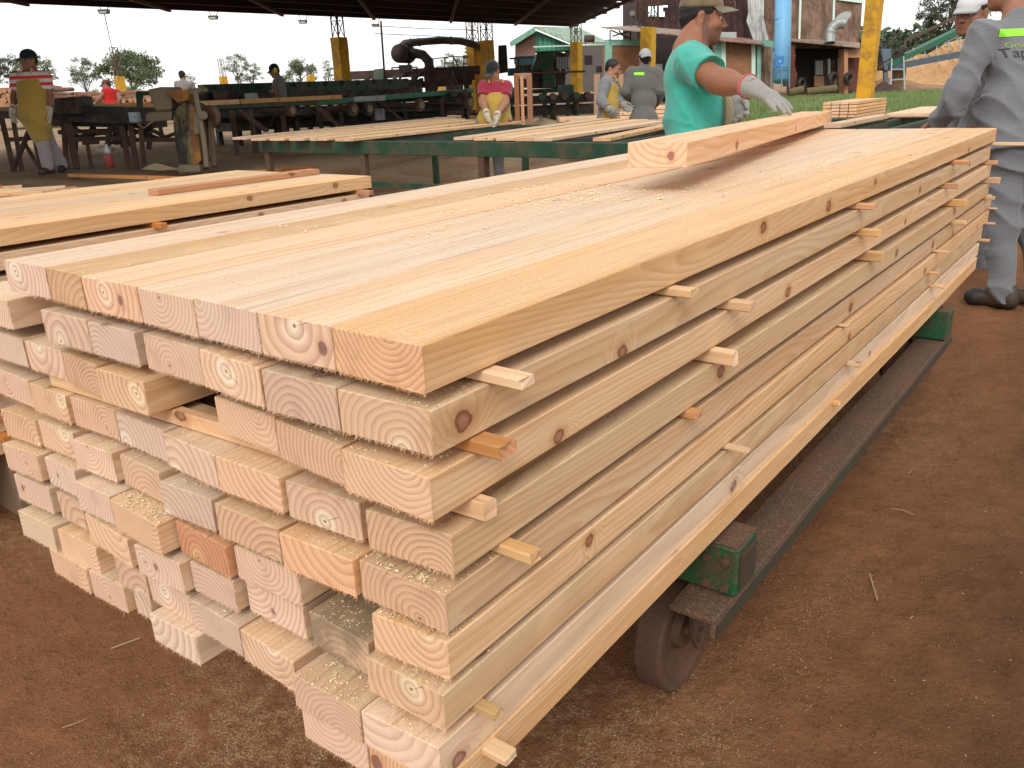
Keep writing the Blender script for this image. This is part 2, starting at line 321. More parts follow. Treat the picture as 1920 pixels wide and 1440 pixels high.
# ------------------------------------------------------------------ spacer sticks between the layers
STK = [(1,930,708,.030),(2,905,825,.032),(3,898,938,.022),(4,955,1030,.026),(7,905,1310,.02),(8,920,1395,.03),(1,1265,533,.026),(2,1372,573,.027),(3,1340,673,.026),(4,1292,772,.026),(6,1362,907,.024),
  (1,1610,380,.03),(2,1617,430,.026),(3,1628,497,.028),(5,1580,605,.02),(7,1590,704,.024),(8,1560,747,.014),(1,1788,305,.026),(2,1775,343,.024),(3,1785,385,.026),(4,1785,420,.024),(5,1755,462,.024),(6,1742,505,.02),(7,1748,540,.022),
  (1,1880,265,.024),(2,1855,298,.022),(3,1857,328,.024),(4,1852,362,.024),(5,1855,393,.024),(6,1850,422,.022),(7,1842,454,.022)]
COLN = {}
for (k, px, py, wd) in STK:
    X = -2.307*U; rr_ = ray(px, py); P0 = C0+rr_*(X/rr_.x)
    zt = z_top(k)-TH; zb = z_top(k+1)
    lo, hi = zb+.0008, zt-.0026
    if hi-lo < .006: lo = hi-.006 if k != 8 else hi-.012
    # protrusion so that the tip lies under its pixel
    rg = random.Random(px); out = {1:.046,2:.042,3:.044,4:.046}.get(k, .038)*rg.uniform(.8,1.15); wd *= .88
    if (k, px) in ((3,898),(4,1292),(8,1560),(5,1580)): out = .02
    if (k, px) == (1,1880): out = .16
    if (k, px) == (7,905): out = .03
    yv = min(P0.y-.0-.2*out, FAR[k]*U-.03)
    h = hi-lo; mb = MB(); wx = wd
    x1 = X+out; x0 = X-.95
    e = .002; sl = rg.uniform(-.05,.05)
    prof = [(-wx/2+e,0),(wx/2-e,0),(wx/2,e),(wx/2,h-e),(wx/2-e,h),(-wx/2+e,h),(-wx/2,h-e),(-wx/2,e)]
    vs = [];  # local y runs along the stick, x across
    for yy in (0, out+.01, out+.95):
        for a, b in prof: vs.append((a+sl*yy, yy+(rg.uniform(-.003,.003) if yy == 0 else 0), b))
    fs = [tuple(range(7,-1,-1)), tuple(range(16,24))]+[(i*8+j, i*8+(j+1)%8, (i+1)*8+(j+1)%8, (i+1)*8+j) for i in (0,1) for j in range(8)]
    me = bpy.data.meshes.new('spacer'); me.from_pydata(vs, [], fs); me.materials.append(STICKW); me.update()
    o = link_mesh('spacer_stick', me, None, (x1, yv, lo)); o.rotation_euler = (0,0,PI/2)
    tn = rg.choice([(1.05,1.05,.98,1),(1.0,.95,.82,1),(.95,.85,.7,1),(1.1,1.08,1,1)])
    if (k, px) == (2,905): tn = (.72,.58,.48,1)
    if (k, px) in ((1,1610),(4,1292),(1,1788),(2,1775),(2,1855)): tn = (.85,.62,.46,1)
    if (k, px) in ((7,905),): tn = (.8,.75,.55,.2)
    o.color = tn
    ci = 0 if px < 1000 else 1 if px < 1500 else 2 if px < 1650 else 3 if px < 1800 else 4
    cn = ['nearest','second nearest','middle','second farthest','farthest'][ci]
    tag(o, 'small spacer stick poking out under the %s layer, %s column of spacers' % ('top' if k == 1 else ORD[k], cn), 'spacer stick', 'spacer sticks between the layers of the front stack')
# inner stick seen through the gap in the third layer
mb = MB(); a = at(345, 757, 1.62); b = at(410, 783, 1.60)
zz = z_top(4)+.001
p0 = onz(345,757,zz+.015); p1 = onz(415,790,zz+.015); p1.y = p0.y
mb.obox((p0.x/2+p1.x/2, p0.y, zz+.0085), V((p1.x-p0.x)*.48,0,0), V(0,.014,0), V(0,0,.0085))
o = mb.build('spacer_stick', STICKW); tag(o, 'pale spacer stick lying in the gap of the third layer behind the jutting board end', 'spacer stick', 'spacer sticks between the layers of the front stack')

# ------------------------------------------------------------------ loose sawdust
def flakes(name, spots, label, mat=None, seed=1):
    """many small crumbs; spots = list of (x0,x1,y0,y1,z,count,size)"""
    rg = np.random.default_rng(seed); vs = []; fs = []
    for (x0, x1, y0, y1, z, n, s) in spots:
        cl = rg.random((max(3, n//60), 2))
        for _ in range(n):
            if rg.random() < .6:
                c = cl[rg.integers(len(cl))]; u = c[0]+rg.normal(0,.07); v = c[1]+rg.normal(0,.07)
                if not (0 < u < 1 and 0 < v < 1): continue
            else: u, v = rg.random(2)
            x = x0+(x1-x0)*u; y = y0+(y1-y0)*v; q = s*(.35+abs(rg.normal(0,.55)))
            zz = z(x, y) if callable(z) else z
            a = rg.random()*6.28; c_, s_ = math.cos(a)*q, math.sin(a)*q; k = rg.uniform(.3,.8); h = q*rg.uniform(.2,.7); b = len(vs)
            vs += [(x+c_,y+s_,zz+h*rg.random()),(x-s_*k,y+c_*k,zz+h*rg.random()),(x-c_,y-s_,zz+.1*h),(x+s_*k,y-c_*k,zz+h*rg.random()),(x,y,zz+h)]
            fs += [(b,b+1,b+4),(b+1,b+2,b+4),(b+2,b+3,b+4),(b+3,b,b+4)]
    me = bpy.data.meshes.new(name); me.from_pydata(vs, [], fs); me.materials.append(mat or DUST); me.update()
    o = link_mesh(name, me); tag(o, label, 'sawdust', None, 'stuff'); return o
sp = []
rg = random.Random(3)
for (k, j), (x0, x1, yn, yf, zt) in boards.items():
    if k == 1:
        for q in range(3):
            y0 = yn+rg.uniform(0,2.6); sp.append((x0, x1, y0, min(yf, y0+rg.uniform(.3,.9)), zt, rg.choice([60,160,380]), .0019))
        sp.append((x0,x1,yn,yf,zt,420,.0014))
    else:
        sp.append((x0, x1, yn+.002, yn+.12, zt, rg.choice([80,160,320,520]), .0016)); sp.append((x0, x1, yn+.002, yn+.10, zt, rg.choice([4,8,25]), .0034))
sp += [(boards[(1,5)][0], boards[(1,6)][1], 1.5, 2.6, z_top(1), 900, .0030), (boards[(1,4)][0], boards[(1,5)][1], 1.0, 2.2, z_top(1), 800, .0028), (boards[(1,6)][0], boards[(1,7)][1], 1.9, 3.3, z_top(1), 500, .0036), (boards[(1,2)][0], boards[(1,4)][1], 1.0, 1.5, z_top(1), 400, .003), (boards[(1,3)][0], boards[(1,5)][1], 1.5, 1.9, z_top(1), 800, .0038)]
sp += [(*boards[(6,4)][:2], boards[(6,4)][2], boards[(6,4)][2]+.1, z_top(6), 1800, .0020), (*boards[(5,8)][:2], boards[(5,8)][2], boards[(5,8)][2]+.05, z_top(5), 120, .003),
       (*boards[(6,7)][:2], boards[(6,7)][2], boards[(6,7)][2]+.06, z_top(6), 300, .0018), (*boards[(9,5)][:2], boards[(9,5)][2], boards[(9,5)][2]+.1, z_top(9), 200, .0025),(*boards[(8,7)][:2], boards[(8,7)][2], boards[(8,7)][2]+.1, z_top(8), 300, .0022)]
flakes('sawdust', sp, 'loose yellow sawdust crumbs lying on the boards of the front stack')

# ------------------------------------------------------------------ the cart under the stack
GREEN = plain('chipped_green_paint', (.010, .075, .030), .55, .35, 9, .4, .004, dirt=(.075,.042,.022), dirtamt=.9, dscale=9, fleck=(.30,.22,.14), fleckamt=.18)
RUST = plain('rusty_steel', (.085, .046, .029), .75, .45, 12, .6, .004, dirt=(.12,.055,.028), dirtamt=.7, dscale=6)
RUSTDUST = plain('dusty_rusty_steel', (.085, .048, .028), .9, .4, 22, .4, .003, dirt=(.13,.058,.03), dirtamt=.8, dscale=4, fleck=(.44,.33,.21), fleckamt=.45)
RUSTG = plain('rust_with_green_traces', (.055,.033,.02), .8, .4, 12, .4, .003, dirt=(.012,.06,.025), dirtamt=.45, dscale=2.5)
cart = thing('timber_cart', (-1.05, 2.4, 0), 'low green steel cart with rusty side rail carrying the big front stack of boards', 'cart')
zb = CAMH-3.497*U
for i, yy in enumerate((1.385, 3.44)):
    mb = MB(); mb.box(-1.62, -.522, yy, yy+.105, .325, zb-.024); mb.build('crossbeam', GREEN, cart, bevel=.006)
    mb = MB()
    mb.prism([(-.523,yy+.002,zb-.0255),(-1.6,yy+.002,zb-.0255),(-1.6,yy+.103,zb-.0255),(-.523,yy+.103,zb-.0255)],(0,0,.0032)); mb.build('dust_layer', RUSTDUST, cart)
for xx, nm in ((-.528,'side_rail'),(-1.615,'side_rail')):
    s = 1 if xx > -1 else -1
    mb = MB(); x2 = xx-s*.10
    mb.box(min(xx,x2), max(xx,x2), 1.30, 3.62, .308, .3225); mb.box(min(xx,xx-s*.012), max(xx,xx-s*.012), 1.30, 3.62, .275, .3075)
    mb.build(nm, RUSTDUST if s > 0 else RUST, cart, bevel=.003)
    mb = MB(); mb.box(min(xx+s*.001,xx+s*.004), max(xx+s*.001,xx+s*.004), 1.31, 3.6, .278, .305); mb.build('rail_web', RUSTG, cart)
for xx in (-.545, -.585):
    for z_ in (.345, .405):
        mb = MB(); mb.tube([(xx,1.3855,z_),(xx,1.377,z_)], .009, 6); mb.build('bolt', RUST, cart)
mb = MB(); mb.box(-.5225,-.5165,1.40,1.475,.345,.42); mb.build('end_plate', RUSTG, cart, bevel=.001)
for xx in (-.87, -1.25):
    mb = MB(); mb.box(xx-.04, xx+.04, 1.492, 3.438, .345, .42); mb.build('deck_beam', RUST, cart, bevel=.004)
for (wx, wy) in ((-.69, 1.47), (-1.45, 1.47), (-.69, 3.5), (-1.45, 3.5)):
    mb = MB(); Rw = .145
    prof = [(-.033,Rw-.02),(-.033,Rw-.004),(-.026,Rw),(.026,Rw),(.033,Rw-.004),(.033,Rw-.02),(.018,Rw-.026),(.012,.05),(.03,.045),(.03,.018)]
    pf = [(a,r) for a, r in prof]+[(-.03,.018),(-.03,.045),(-.012,.05),(-.018,Rw-.026)]
    n = 36; vs = []; fs = []; m_ = len(pf)
    for i in range(n):
        t = 2*PI*i/n
        for a, r in pf: vs.append((wx+a, wy+math.cos(t)*r, Rw+math.sin(t)*r+gz(wx,wy)))
    for i in range(n):
        for j in range(m_): fs.append((i*m_+j, i*m_+(j+1)%m_, ((i+1)%n)*m_+(j+1)%m_, ((i+1)%n)*m_+j))
    mb.add(vs, fs); w_ = mb.build('wheel', RUST, cart)
    mb = MB(); mb.tube([(wx-.068,wy,Rw),(wx+.068,wy,Rw)], .017, 12); mb.build('axle', RUST, w_)
    for s in (-1, 1):
        mb = MB(); mb.prism([(wx+s*.05,wy-.06,.3245),(wx+s*.05,wy+.09,.3245),(wx+s*.05,wy+.035,.13),(wx+s*.05,wy+.0,.10),(wx+s*.05,wy-.03,.14)], (s*.01,0,0))
        mb.build('fork', RUST, cart)

# ------------------------------------------------------------------ ground
def ground_mat():
    mt = bpy.data.materials.new('red_dirt'); t = NT(mt)
    P = t.n('ShaderNodeNewGeometry').outputs['Position']
    a = t.noise(P, 1.3, 5, .6); b = t.noise(P, 9, 6, .65); c = t.noise(P, 60, 4, .7); e = t.noise(P, 220, 3, .7)
    col = t.mix(b, (.155, .066, .029), (.32, .143, .067))
    col = t.mix(t.m('MULTIPLY', t.smooth(a, .5, .7), .45), col, (.22, .12, .068))
    col = t.mix(t.m('MULTIPLY', t.smooth(c, .52, .72), .5), col, (.06, .027, .015))
    sep = t.n('ShaderNodeSeparateXYZ', {0: P})
    # pale sawdust grains: scattered everywhere, thick round the stack and over the mill floor
    k1 = t.smooth(e, .60, .70); k2 = t.smooth(t.noise(P, 2.6, 5, .65), .46, .68)
    grains = t.m('MULTIPLY', k1, t.m('ADD', .32, t.m('MULTIPLY', k2, .68)))
    col = t.mix(t.m('MULTIPLY', grains, .8), col, (.55, .38, .22))
    for (qx, qy, rr_, am) in ((onz(500,1385,0).x, onz(500,1385,0).y, .34, .8), (onz(1130,1370,0).x, onz(1130,1370,0).y, .30, .7), (onz(20,1010,0).x, onz(20,1010,0).y, .35, .5), (onz(700,1440,0).x, onz(700,1440,0).y, .4, .6), (onz(1600,780,0).x, onz(1600,780,0).y, .5, .4)):
        dx = t.m('SUBTRACT', sep.outputs[0], qx); dy = t.m('SUBTRACT', sep.outputs[1], qy)
        near = t.m('SUBTRACT', 1.0, t.smooth(t.m('ADD', t.m('SQRT', t.m('ADD', t.m('MULTIPLY', dx, dx), t.m('MULTIPLY', dy, dy))), t.m('MULTIPLY', t.m('SUBTRACT', b, .5), .5)), rr_*.3, rr_*1.5))
        col = t.mix(t.m('MULTIPLY', t.m('MULTIPLY', near, t.smooth(e, .46, .60)), t.m('MULTIPLY', t.smooth(t.noise(P, 22, 4, .7), .40, .62), am)), col, (.50, .35, .20))
    fl = t.m('MULTIPLY', t.smooth(t.m('ADD', t.m('MULTIPLY', sep.outputs[0], -.576), t.m('MULTIPLY', sep.outputs[1], .744)), 6.2, 8.5), t.m('SUBTRACT', 1.0, t.smooth(sep.outputs[0], -4.0, -2.5)))
    fl = t.m('MULTIPLY', fl, t.m('ADD', .45, t.m('MULTIPLY', t.smooth(t.noise(P, .9, 5, .6), .35, .6), .55)))
    col = t.mix(t.m('MULTIPLY', fl, .85), col, t.mix(b, (.24, .185, .12), (.40, .31, .20)))
    right_shade = t.m('MULTIPLY', t.smooth(sep.outputs[0], -.75, .15), t.m('SUBTRACT', 1.0, t.m('MULTIPLY', t.smooth(a, .35, .65), .45)))  # shade on the right put into the dirt colour, as darker, browner earth
    col = t.mix(t.m('MULTIPLY', right_shade, .88), col, t.mix(t.m('MULTIPLY', k1, k2), t.mix(b, (.046, .023, .0115), (.110, .055, .027)), (.27, .185, .105)))
    h = t.m('ADD', t.m('ADD', t.m('MULTIPLY', b, 1.0), t.m('MULTIPLY', c, .35)), t.m('MULTIPLY', e, .2))
    h = t.m('ADD', h, t.m('MULTIPLY', t.noise(P, 3.2, 3), 2.2)); t.out(col, .95, h, 1.0, .03, spec=.12); return mt
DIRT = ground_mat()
def axis(lo, hi, d, far):
    a = list(np.arange(lo, hi+1e-6, d)); s = d; x = hi; r = []; 
    while x < far: s *= 1.35; x += s; r.append(x)
    s = d; x = lo; l = []
    while x > -far: s *= 1.35; x -= s; l.append(x)
    return l[::-1]+a+r
from mathutils import noise as mnoise
def fine_axis(lo, hi, a, b): return [v for v in axis(lo, hi, .25, 300) if v < a-.01 or v > b+.01]+list(np.arange(a, b+1e-6, .03))
gx = sorted(fine_axis(-22, 6, -3.0, 2.0)); gy = sorted(fine_axis(-4, 24, 0.0, 4.5))
def rut(x, y):
    c = .42+.12*math.sin(y*.7); return -.016*math.exp(-((x-c)/.07)**2)-.013*math.exp(-((x-c-.62)/.08)**2)
vs = []; rgn = random.Random(5)
for yv in gy:
    for xv in gx:
        z_ = gz(xv, yv)-.004
        if -3.2 < xv < 2.2 and -.2 < yv < 4.7: z_ += .016*mnoise.fractal((xv*2.2, yv*2.2, 3.1), 1.0, 2.0, 5)*.9+.007*mnoise.noise((xv*14, yv*14, 8))+rut(xv, yv)-.006
        elif abs(xv) < 23 and abs(yv) < 25: z_ += rgn.uniform(-.006,.006)
        vs.append((xv, yv, z_))
nx = len(gx); fs = [(j*nx+i, j*nx+i+1, (j+1)*nx+i+1, (j+1)*nx+i) for j in range(len(gy)-1) for i in range(nx-1)]
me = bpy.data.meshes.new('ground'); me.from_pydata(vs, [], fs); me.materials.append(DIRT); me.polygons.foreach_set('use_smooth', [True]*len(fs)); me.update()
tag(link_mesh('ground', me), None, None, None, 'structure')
gzf = lambda x, y: gz(x, y)-.009+.016*mnoise.fractal((x*2.2, y*2.2, 3.1), 1.0, 2.0, 5)*.9+.007*mnoise.noise((x*14, y*14, 8))+rut(x, y)
CHIP = plain('pale_wood_chip', (.36, .25, .145), .9, .5, 30, .3)
flakes('ground_sawdust', [(-2.2,-.5,.2,1.5,gzf,3600,.0020),(-2.4,.2,.0,1.2,gzf,2200,.0020),(-.7,.9,.6,2.2,gzf,2600,.0019),(-.5,1.2,1.5,4.5,gzf,2400,.0025),(-.75,-.4,1.0,2.2,gzf,2400,.0020)], 'pale sawdust and wood chips scattered over the red dirt', CHIP, 9)
def straws():
    rg = random.Random(12); mb = MB()
    for _ in range(70):
        x = rg.uniform(-2.2,1.0); y = rg.uniform(.2,4)
        if -1.6 < x < -.5 and y > .5: continue
        a = rg.random()*PI; l = rg.uniform(.015,.07); z = gzf(x,y)+.004
        mb.tube([(x,y,z),(x+math.cos(a)*l*.5,y+math.sin(a)*l*.5,z+.004*rg.random()),(x+math.cos(a+.2)*l,y+math.sin(a+.2)*l,z)], .0013, 4)
    for (xa,ya,xb,yb) in ((1630,1075,1645,1125),(208,1216,262,1196),(1690,790,1696,800),(1480,765,1560,755)):
        p = onz(xa,ya,.004); q = onz(xb,yb,.006); mb.tube([p,q], .0022, 5)
    tag(mb.build('straw_litter', CHIP), 'thin straw-coloured splinters littering the red dirt', 'litter', None, 'stuff')
straws()
# ------------------------------------------------------------------ smooth bodies: implicit round cones and ellipsoids, polygonised by surface nets
class SDF:
    def __init__(s, lo, hi, h):
        s.h = h; s.lo = np.array(lo, float)-h*3; n = np.ceil((np.array(hi)-np.array(lo))/h).astype(int)+7
        s.n = n; s.ax = [s.lo[i]+np.arange(n[i])*h for i in range(3)]; s.d = np.full(n, .5, np.float32)
    def _sub(s, lo, hi, m):
        sl = []
        for i in range(3):
            a = int(max(0, math.floor((lo[i]-m-s.lo[i])/s.h))); b = int(min(s.n[i], math.ceil((hi[i]+m-s.lo[i])/s.h)+1))
            if b <= a: return None, None
            sl.append(slice(a, b))
        g = np.meshgrid(*[s.ax[i][sl[i]] for i in range(3)], indexing='ij', sparse=True)
        return tuple(sl), g
    def _join(s, sl, d, k, sub=False):
        a = s.d[sl]; d = d.astype(np.float32)
        if sub:
            hh = np.maximum(k-np.abs(a+d), 0)/k; s.d[sl] = np.maximum(a, -d)+hh*hh*k*.25
        else:
            hh = np.maximum(k-np.abs(a-d), 0)/k; s.d[sl] = np.minimum(a, d)-hh*hh*k*.25
    def cone(s, a, b, ra, rb, k=.02, sub=False):
        a = np.array(a, float); b = np.array(b, float); r = max(ra, rb)
        sl, g = s._sub(np.minimum(a,b)-r, np.maximum(a,b)+r, k+s.h*3)
        if sl is None: return
        v = b-a; L2 = max(v@v, 1e-9); t = np.clip(((g[0]-a[0])*v[0]+(g[1]-a[1])*v[1]+(g[2]-a[2])*v[2])/L2, 0, 1)
        d = np.sqrt((g[0]-a[0]-t*v[0])**2+(g[1]-a[1]-t*v[1])**2+(g[2]-a[2]-t*v[2])**2)-(ra+(rb-ra)*t)
        s._join(sl, d, k, sub)
    def ell(s, c, rad, axes=None, k=.02, sub=False):
        c = np.array(c, float); R = max(rad)
        sl, g = s._sub(c-R, c+R, k+s.h*3)
        if sl is None: return
        A = np.array(axes, float) if axes is not None else np.eye(3)
        q = [(g[0]-c[0])*A[i][0]+(g[1]-c[1])*A[i][1]+(g[2]-c[2])*A[i][2] for i in range(3)]
        k0 = np.sqrt(sum((q[i]/rad[i])**2 for i in range(3))); k1 = np.sqrt(sum((q[i]/rad[i]**2)**2 for i in range(3)))
        s._join(sl, k0*(k0-1)/np.maximum(k1, 1e-6), k, sub)
    def cut(s, p, n, k=.004):
        g = np.meshgrid(*s.ax, indexing='ij', sparse=True); n = np.array(n, float); n /= np.linalg.norm(n)
        d = (g[0]-p[0])*n[0]+(g[1]-p[1])*n[1]+(g[2]-p[2])*n[2]
        a = s.d; hh = np.maximum(k-np.abs(a-d), 0)/k; s.d = (np.maximum(a, d)+hh*hh*k*.25).astype(np.float32)
    def folds(s, amp, seed=0, freq=30., dirv=(.3,.2,1)):
        """cloth creases: warped ridges across the garment"""
        rg = np.random.default_rng(seed); g = np.meshgrid(*s.ax, indexing='ij', sparse=True); f = 0
        for i in range(4):
            w = np.array(dirv)+rg.normal(0,.45,3); w = w/np.linalg.norm(w)*freq*rg.uniform(.5,1.4); p = rg.random(3)*6
            u = w[0]*g[0]+w[1]*g[1]+w[2]*g[2]+1.2*np.sin(g[0]*9+p[0]+g[2]*5)+1.2*np.sin(g[2]*8+p[1]+g[1]*7)+p[2]
            f = f+(1-np.abs(np.sin(u*.5)))**2*np.clip(.5+np.sin(g[0]*7+p[1]*2)*.5+np.sin(g[2]*9+p[2])*.5, 0, 1)
        s.d = (s.d-amp*(f-.6)).astype(np.float32)
    def mesh(s):
        d = s.d; S = d < 0; nx, ny, nz = d.shape; cs = [(i,j,k) for i in (0,1) for j in (0,1) for k in (0,1)]
        def c(a, o): return a[o[0]:nx-1+o[0], o[1]:ny-1+o[1], o[2]:nz-1+o[2]]
        cnt = sum(c(S, o).astype(np.int8) for o in cs); act = (cnt > 0) & (cnt < 8)
        I = np.argwhere(act); 
        if len(I) == 0: return [], []
        idx = np.full(act.shape, -1, np.int64); idx[act] = np.arange(len(I))
        dv = {o: d[I[:,0]+o[0], I[:,1]+o[1], I[:,2]+o[2]].astype(float) for o in cs}
        acc = np.zeros((len(I), 3)); n = np.zeros(len(I))
        for o in cs:
            for a in range(3):
                if o[a] == 0:
                    o2 = list(o); o2[a] = 1; A, B = dv[o], dv[tuple(o2)]; m = (A < 0) != (B < 0)
                    t = A/np.where(np.abs(A-B) < 1e-12, 1, A-B); p = np.tile(np.array(o, float), (len(I),1)); p[:,a] += t
                    acc[m] += p[m]; n[m] += 1
        vs = s.lo+(I+acc/n[:,None])*s.h; fs = []
        for a in range(3):
            b, c2 = (a+1)%3, (a+2)%3
            s0 = [slice(None)]*3; s1 = [slice(None)]*3; s0[a] = slice(0, d.shape[a]-1); s1[a] = slice(1, None)
            e = S[tuple(s0)] != S[tuple(s1)]; E = np.argwhere(e); E = E[(E[:,b] > 0) & (E[:,c2] > 0) & (E[:,b] < d.shape[b]-1) & (E[:,c2] < d.shape[c2]-1)]
            if len(E) == 0: continue
            def q(db, dc):
                K = E.copy(); K[:,b] += db; K[:,c2] += dc; return idx[K[:,0], K[:,1], K[:,2]]
            Q = np.stack([q(-1,-1), q(0,-1), q(0,0), q(-1,0)], 1); fl = ~S[E[:,0],E[:,1],E[:,2]]; Q[fl] = Q[fl][:, ::-1]; fs.append(Q)
        return vs, np.concatenate(fs)
def sdf_obj(name, S, mats, parent, matfn=None, keep=False):
    vs, fs = S.mesh()
    if len(vs) == 0: return None
    if not keep:                                            # drop stray crumbs so that the piece stays one surface
        lab = np.arange(len(vs)); E = np.concatenate([fs[:,[0,1]], fs[:,[1,2]], fs[:,[2,3]], fs[:,[3,0]]])
        while True:
            m_ = np.minimum(lab[E[:,0]], lab[E[:,1]]); l2 = lab.copy(); np.minimum.at(l2, E[:,0], m_); np.minimum.at(l2, E[:,1], m_); l2 = l2[l2]; l2 = l2[l2]
            if (l2 == lab).all(): break
            lab = l2
        ids, cn = np.unique(lab, return_counts=True)
        if len(ids) > 1:
            k_ = lab == ids[cn.argmax()]; mp = np.cumsum(k_)-1; fs = mp[fs[k_[fs[:,0]]]]; vs = vs[k_]
    o0 = np.array(world_origin(parent)); me = bpy.data.meshes.new(name)
    me.from_pydata((vs-o0).tolist(), [], fs.tolist())
    for m in (mats if isinstance(mats, (list, tuple)) else [mats]): me.materials.append(m)
    if matfn is not None:
        me.polygons.foreach_set('material_index', matfn(vs[fs].mean(1)).astype(np.int32))
    me.polygons.foreach_set('use_smooth', [True]*len(me.polygons)); me.update()
    return link_mesh(name, me, parent)

def cloth(name, col, var=.12, dirt=None, amt=.4, dscale=6, rough=.9):
    mt = bpy.data.materials.new(name); t = NT(mt); P = t.n('ShaderNodeTexCoord').outputs['Object']
    n1 = t.noise(P, 12, 4, .6); n2 = t.noise(P, 420, 2, .6)
    c = t.mix(n1, [v*(1-var) for v in col], [min(1,v*(1+var)) for v in col])
    if dirt: c = t.mix(t.m('MULTIPLY', t.smooth(t.noise(P, dscale, 5, .65), .48, .7), amt), c, dirt)
    wp = t.vm('ADD', P, t.vm('MULTIPLY', t.noise(P, 5, 2, .5, 1), (.35,.35,.35))); cr = t.n('ShaderNodeTexNoise', {'Vector': t.vm('MULTIPLY', wp, (1,1,2.2)), 'Scale': 11.0, 'Detail': 2.0}, noise_type='RIDGED_MULTIFRACTAL').outputs[0]
    t.out(c, rough, t.m('ADD', t.m('MULTIPLY', cr, .8), t.m('MULTIPLY', n2, .05)), .38, .016, spec=.15, **{'Sheen Weight': .25}); return mt
def skin_mat(name, col):
    mt = bpy.data.materials.new(name); t = NT(mt); P = t.n('ShaderNodeTexCoord').outputs['Object']
    n = t.noise(P, 18, 4, .6); n2 = t.noise(P, 160, 3, .6)
    c = t.mix(n, [col[0]*.85, col[1]*.78, col[2]*.76], [min(1,col[0]*1.12), col[1]*1.12, col[2]*1.1])
    t.out(c, .52, t.m('ADD', n, t.m('MULTIPLY', n2, .5)), .12, .003, spec=.35, **{'Subsurface Weight': .08, 'Subsurface Radius': (.01,.004,.002), 'Subsurface Scale': 1.0}); return mt
SKIN1 = skin_mat('warm_skin', (.28, .122, .068)); SKIN2 = skin_mat('tanned_skin', (.30, .145, .085)); SKIN3 = skin_mat('dark_tan_skin', (.26, .125, .075))
STUBBLE = skin_mat('stubbled_skin', (.165, .080, .050)); LIP = skin_mat('lip_skin', (.27, .10, .075)); HAIR = plain('black_hair', (.012, .010, .009), .55, .4, 60, .6, .004, stretch=(1,1,.3))
BEARD = plain('short_beard', (.085, .042, .026), .8, .5, 140, .5, .003); EYEW = plain('eye_white', (.62,.58,.54), .25, .05); IRIS = plain('dark_iris', (.02,.012,.008), .2, .1)
GLOVE = cloth('grey_knit_glove', (.27,.265,.25), .15, (.16,.13,.10), .6, 14); GLOVEW = cloth('pale_work_glove', (.47,.43,.34), .15, (.2,.16,.1), .5, 12)
CUFFRED = cloth('red_cuff', (.55,.06,.07)); RUBBER = plain('black_boot_leather', (.016,.014,.013), .55, .4, 14, .3, dirt=(.11,.06,.035), dirtamt=.6)

def frame(f, u=(0,0,1)):
    f = Vector(f).normalized(); r = f.cross(Vector(u)).normalized(); return r, f, r.cross(f)
def head_prims(S, c, f, u, s=1.0, ear=True, neck=None, neckr=.058):
    r_, f_, u_ = frame(f, u); A = [tuple(r_), tuple(f_), tuple(u_)]
    def L(x, y, z): return c+r_*(x*s)+f_*(y*s)+u_*(z*s)
    def E(x, y, z, rx, ry, rz, k=.02, sub=False): S.ell(L(x,y,z), (rx*s,ry*s,rz*s), A, k, sub)
    E(0,-.018,.036,.076,.098,.086); E(0,.022,-.03,.064,.072,.082,.03); E(0,.03,-.07,.054,.058,.046,.03)
    S.cone(L(0,.05,-.092), L(0,.078,-.098), .030*s, .017*s, .02)
    for q in (-1,1):
        S.cone(L(q*.058,-.01,-.055), L(q*.018,.066,-.098), .02*s, .016*s, .025)
        E(q*.042,.058,-.028,.024,.022,.022,.02)
        E(q*.031,.098,.002,.017,.016,.011,.010,True)
        S.cone(L(q*.012,.092,.019), L(q*.048,.072,.018), .009*s, .007*s, .012)
        if ear:
            S.ell(L(q*.078,-.022,-.008), (.009*s,.021*s,.033*s), A, .006); S.ell(L(q*.086,-.016,-.008), (.006*s,.011*s,.018*s), A, .004, True)
    S.cone(L(0,.088,.012), L(0,.112,-.032), .009*s, .0125*s, .012)
    for q in (-1,1): E(q*.012,.100,-.036,.010,.010,.008,.006)
    E(0,.088,-.064,.023,.013,.0075,.006); E(0,.086,-.077,.020,.012,.0075,.006); E(0,.101,-.0705,.022,.008,.002,.003,True)
    if neck is not None: S.cone(L(0,-.022,-.06), neck, neckr*s, neckr*1.12*s, .035)
    return L
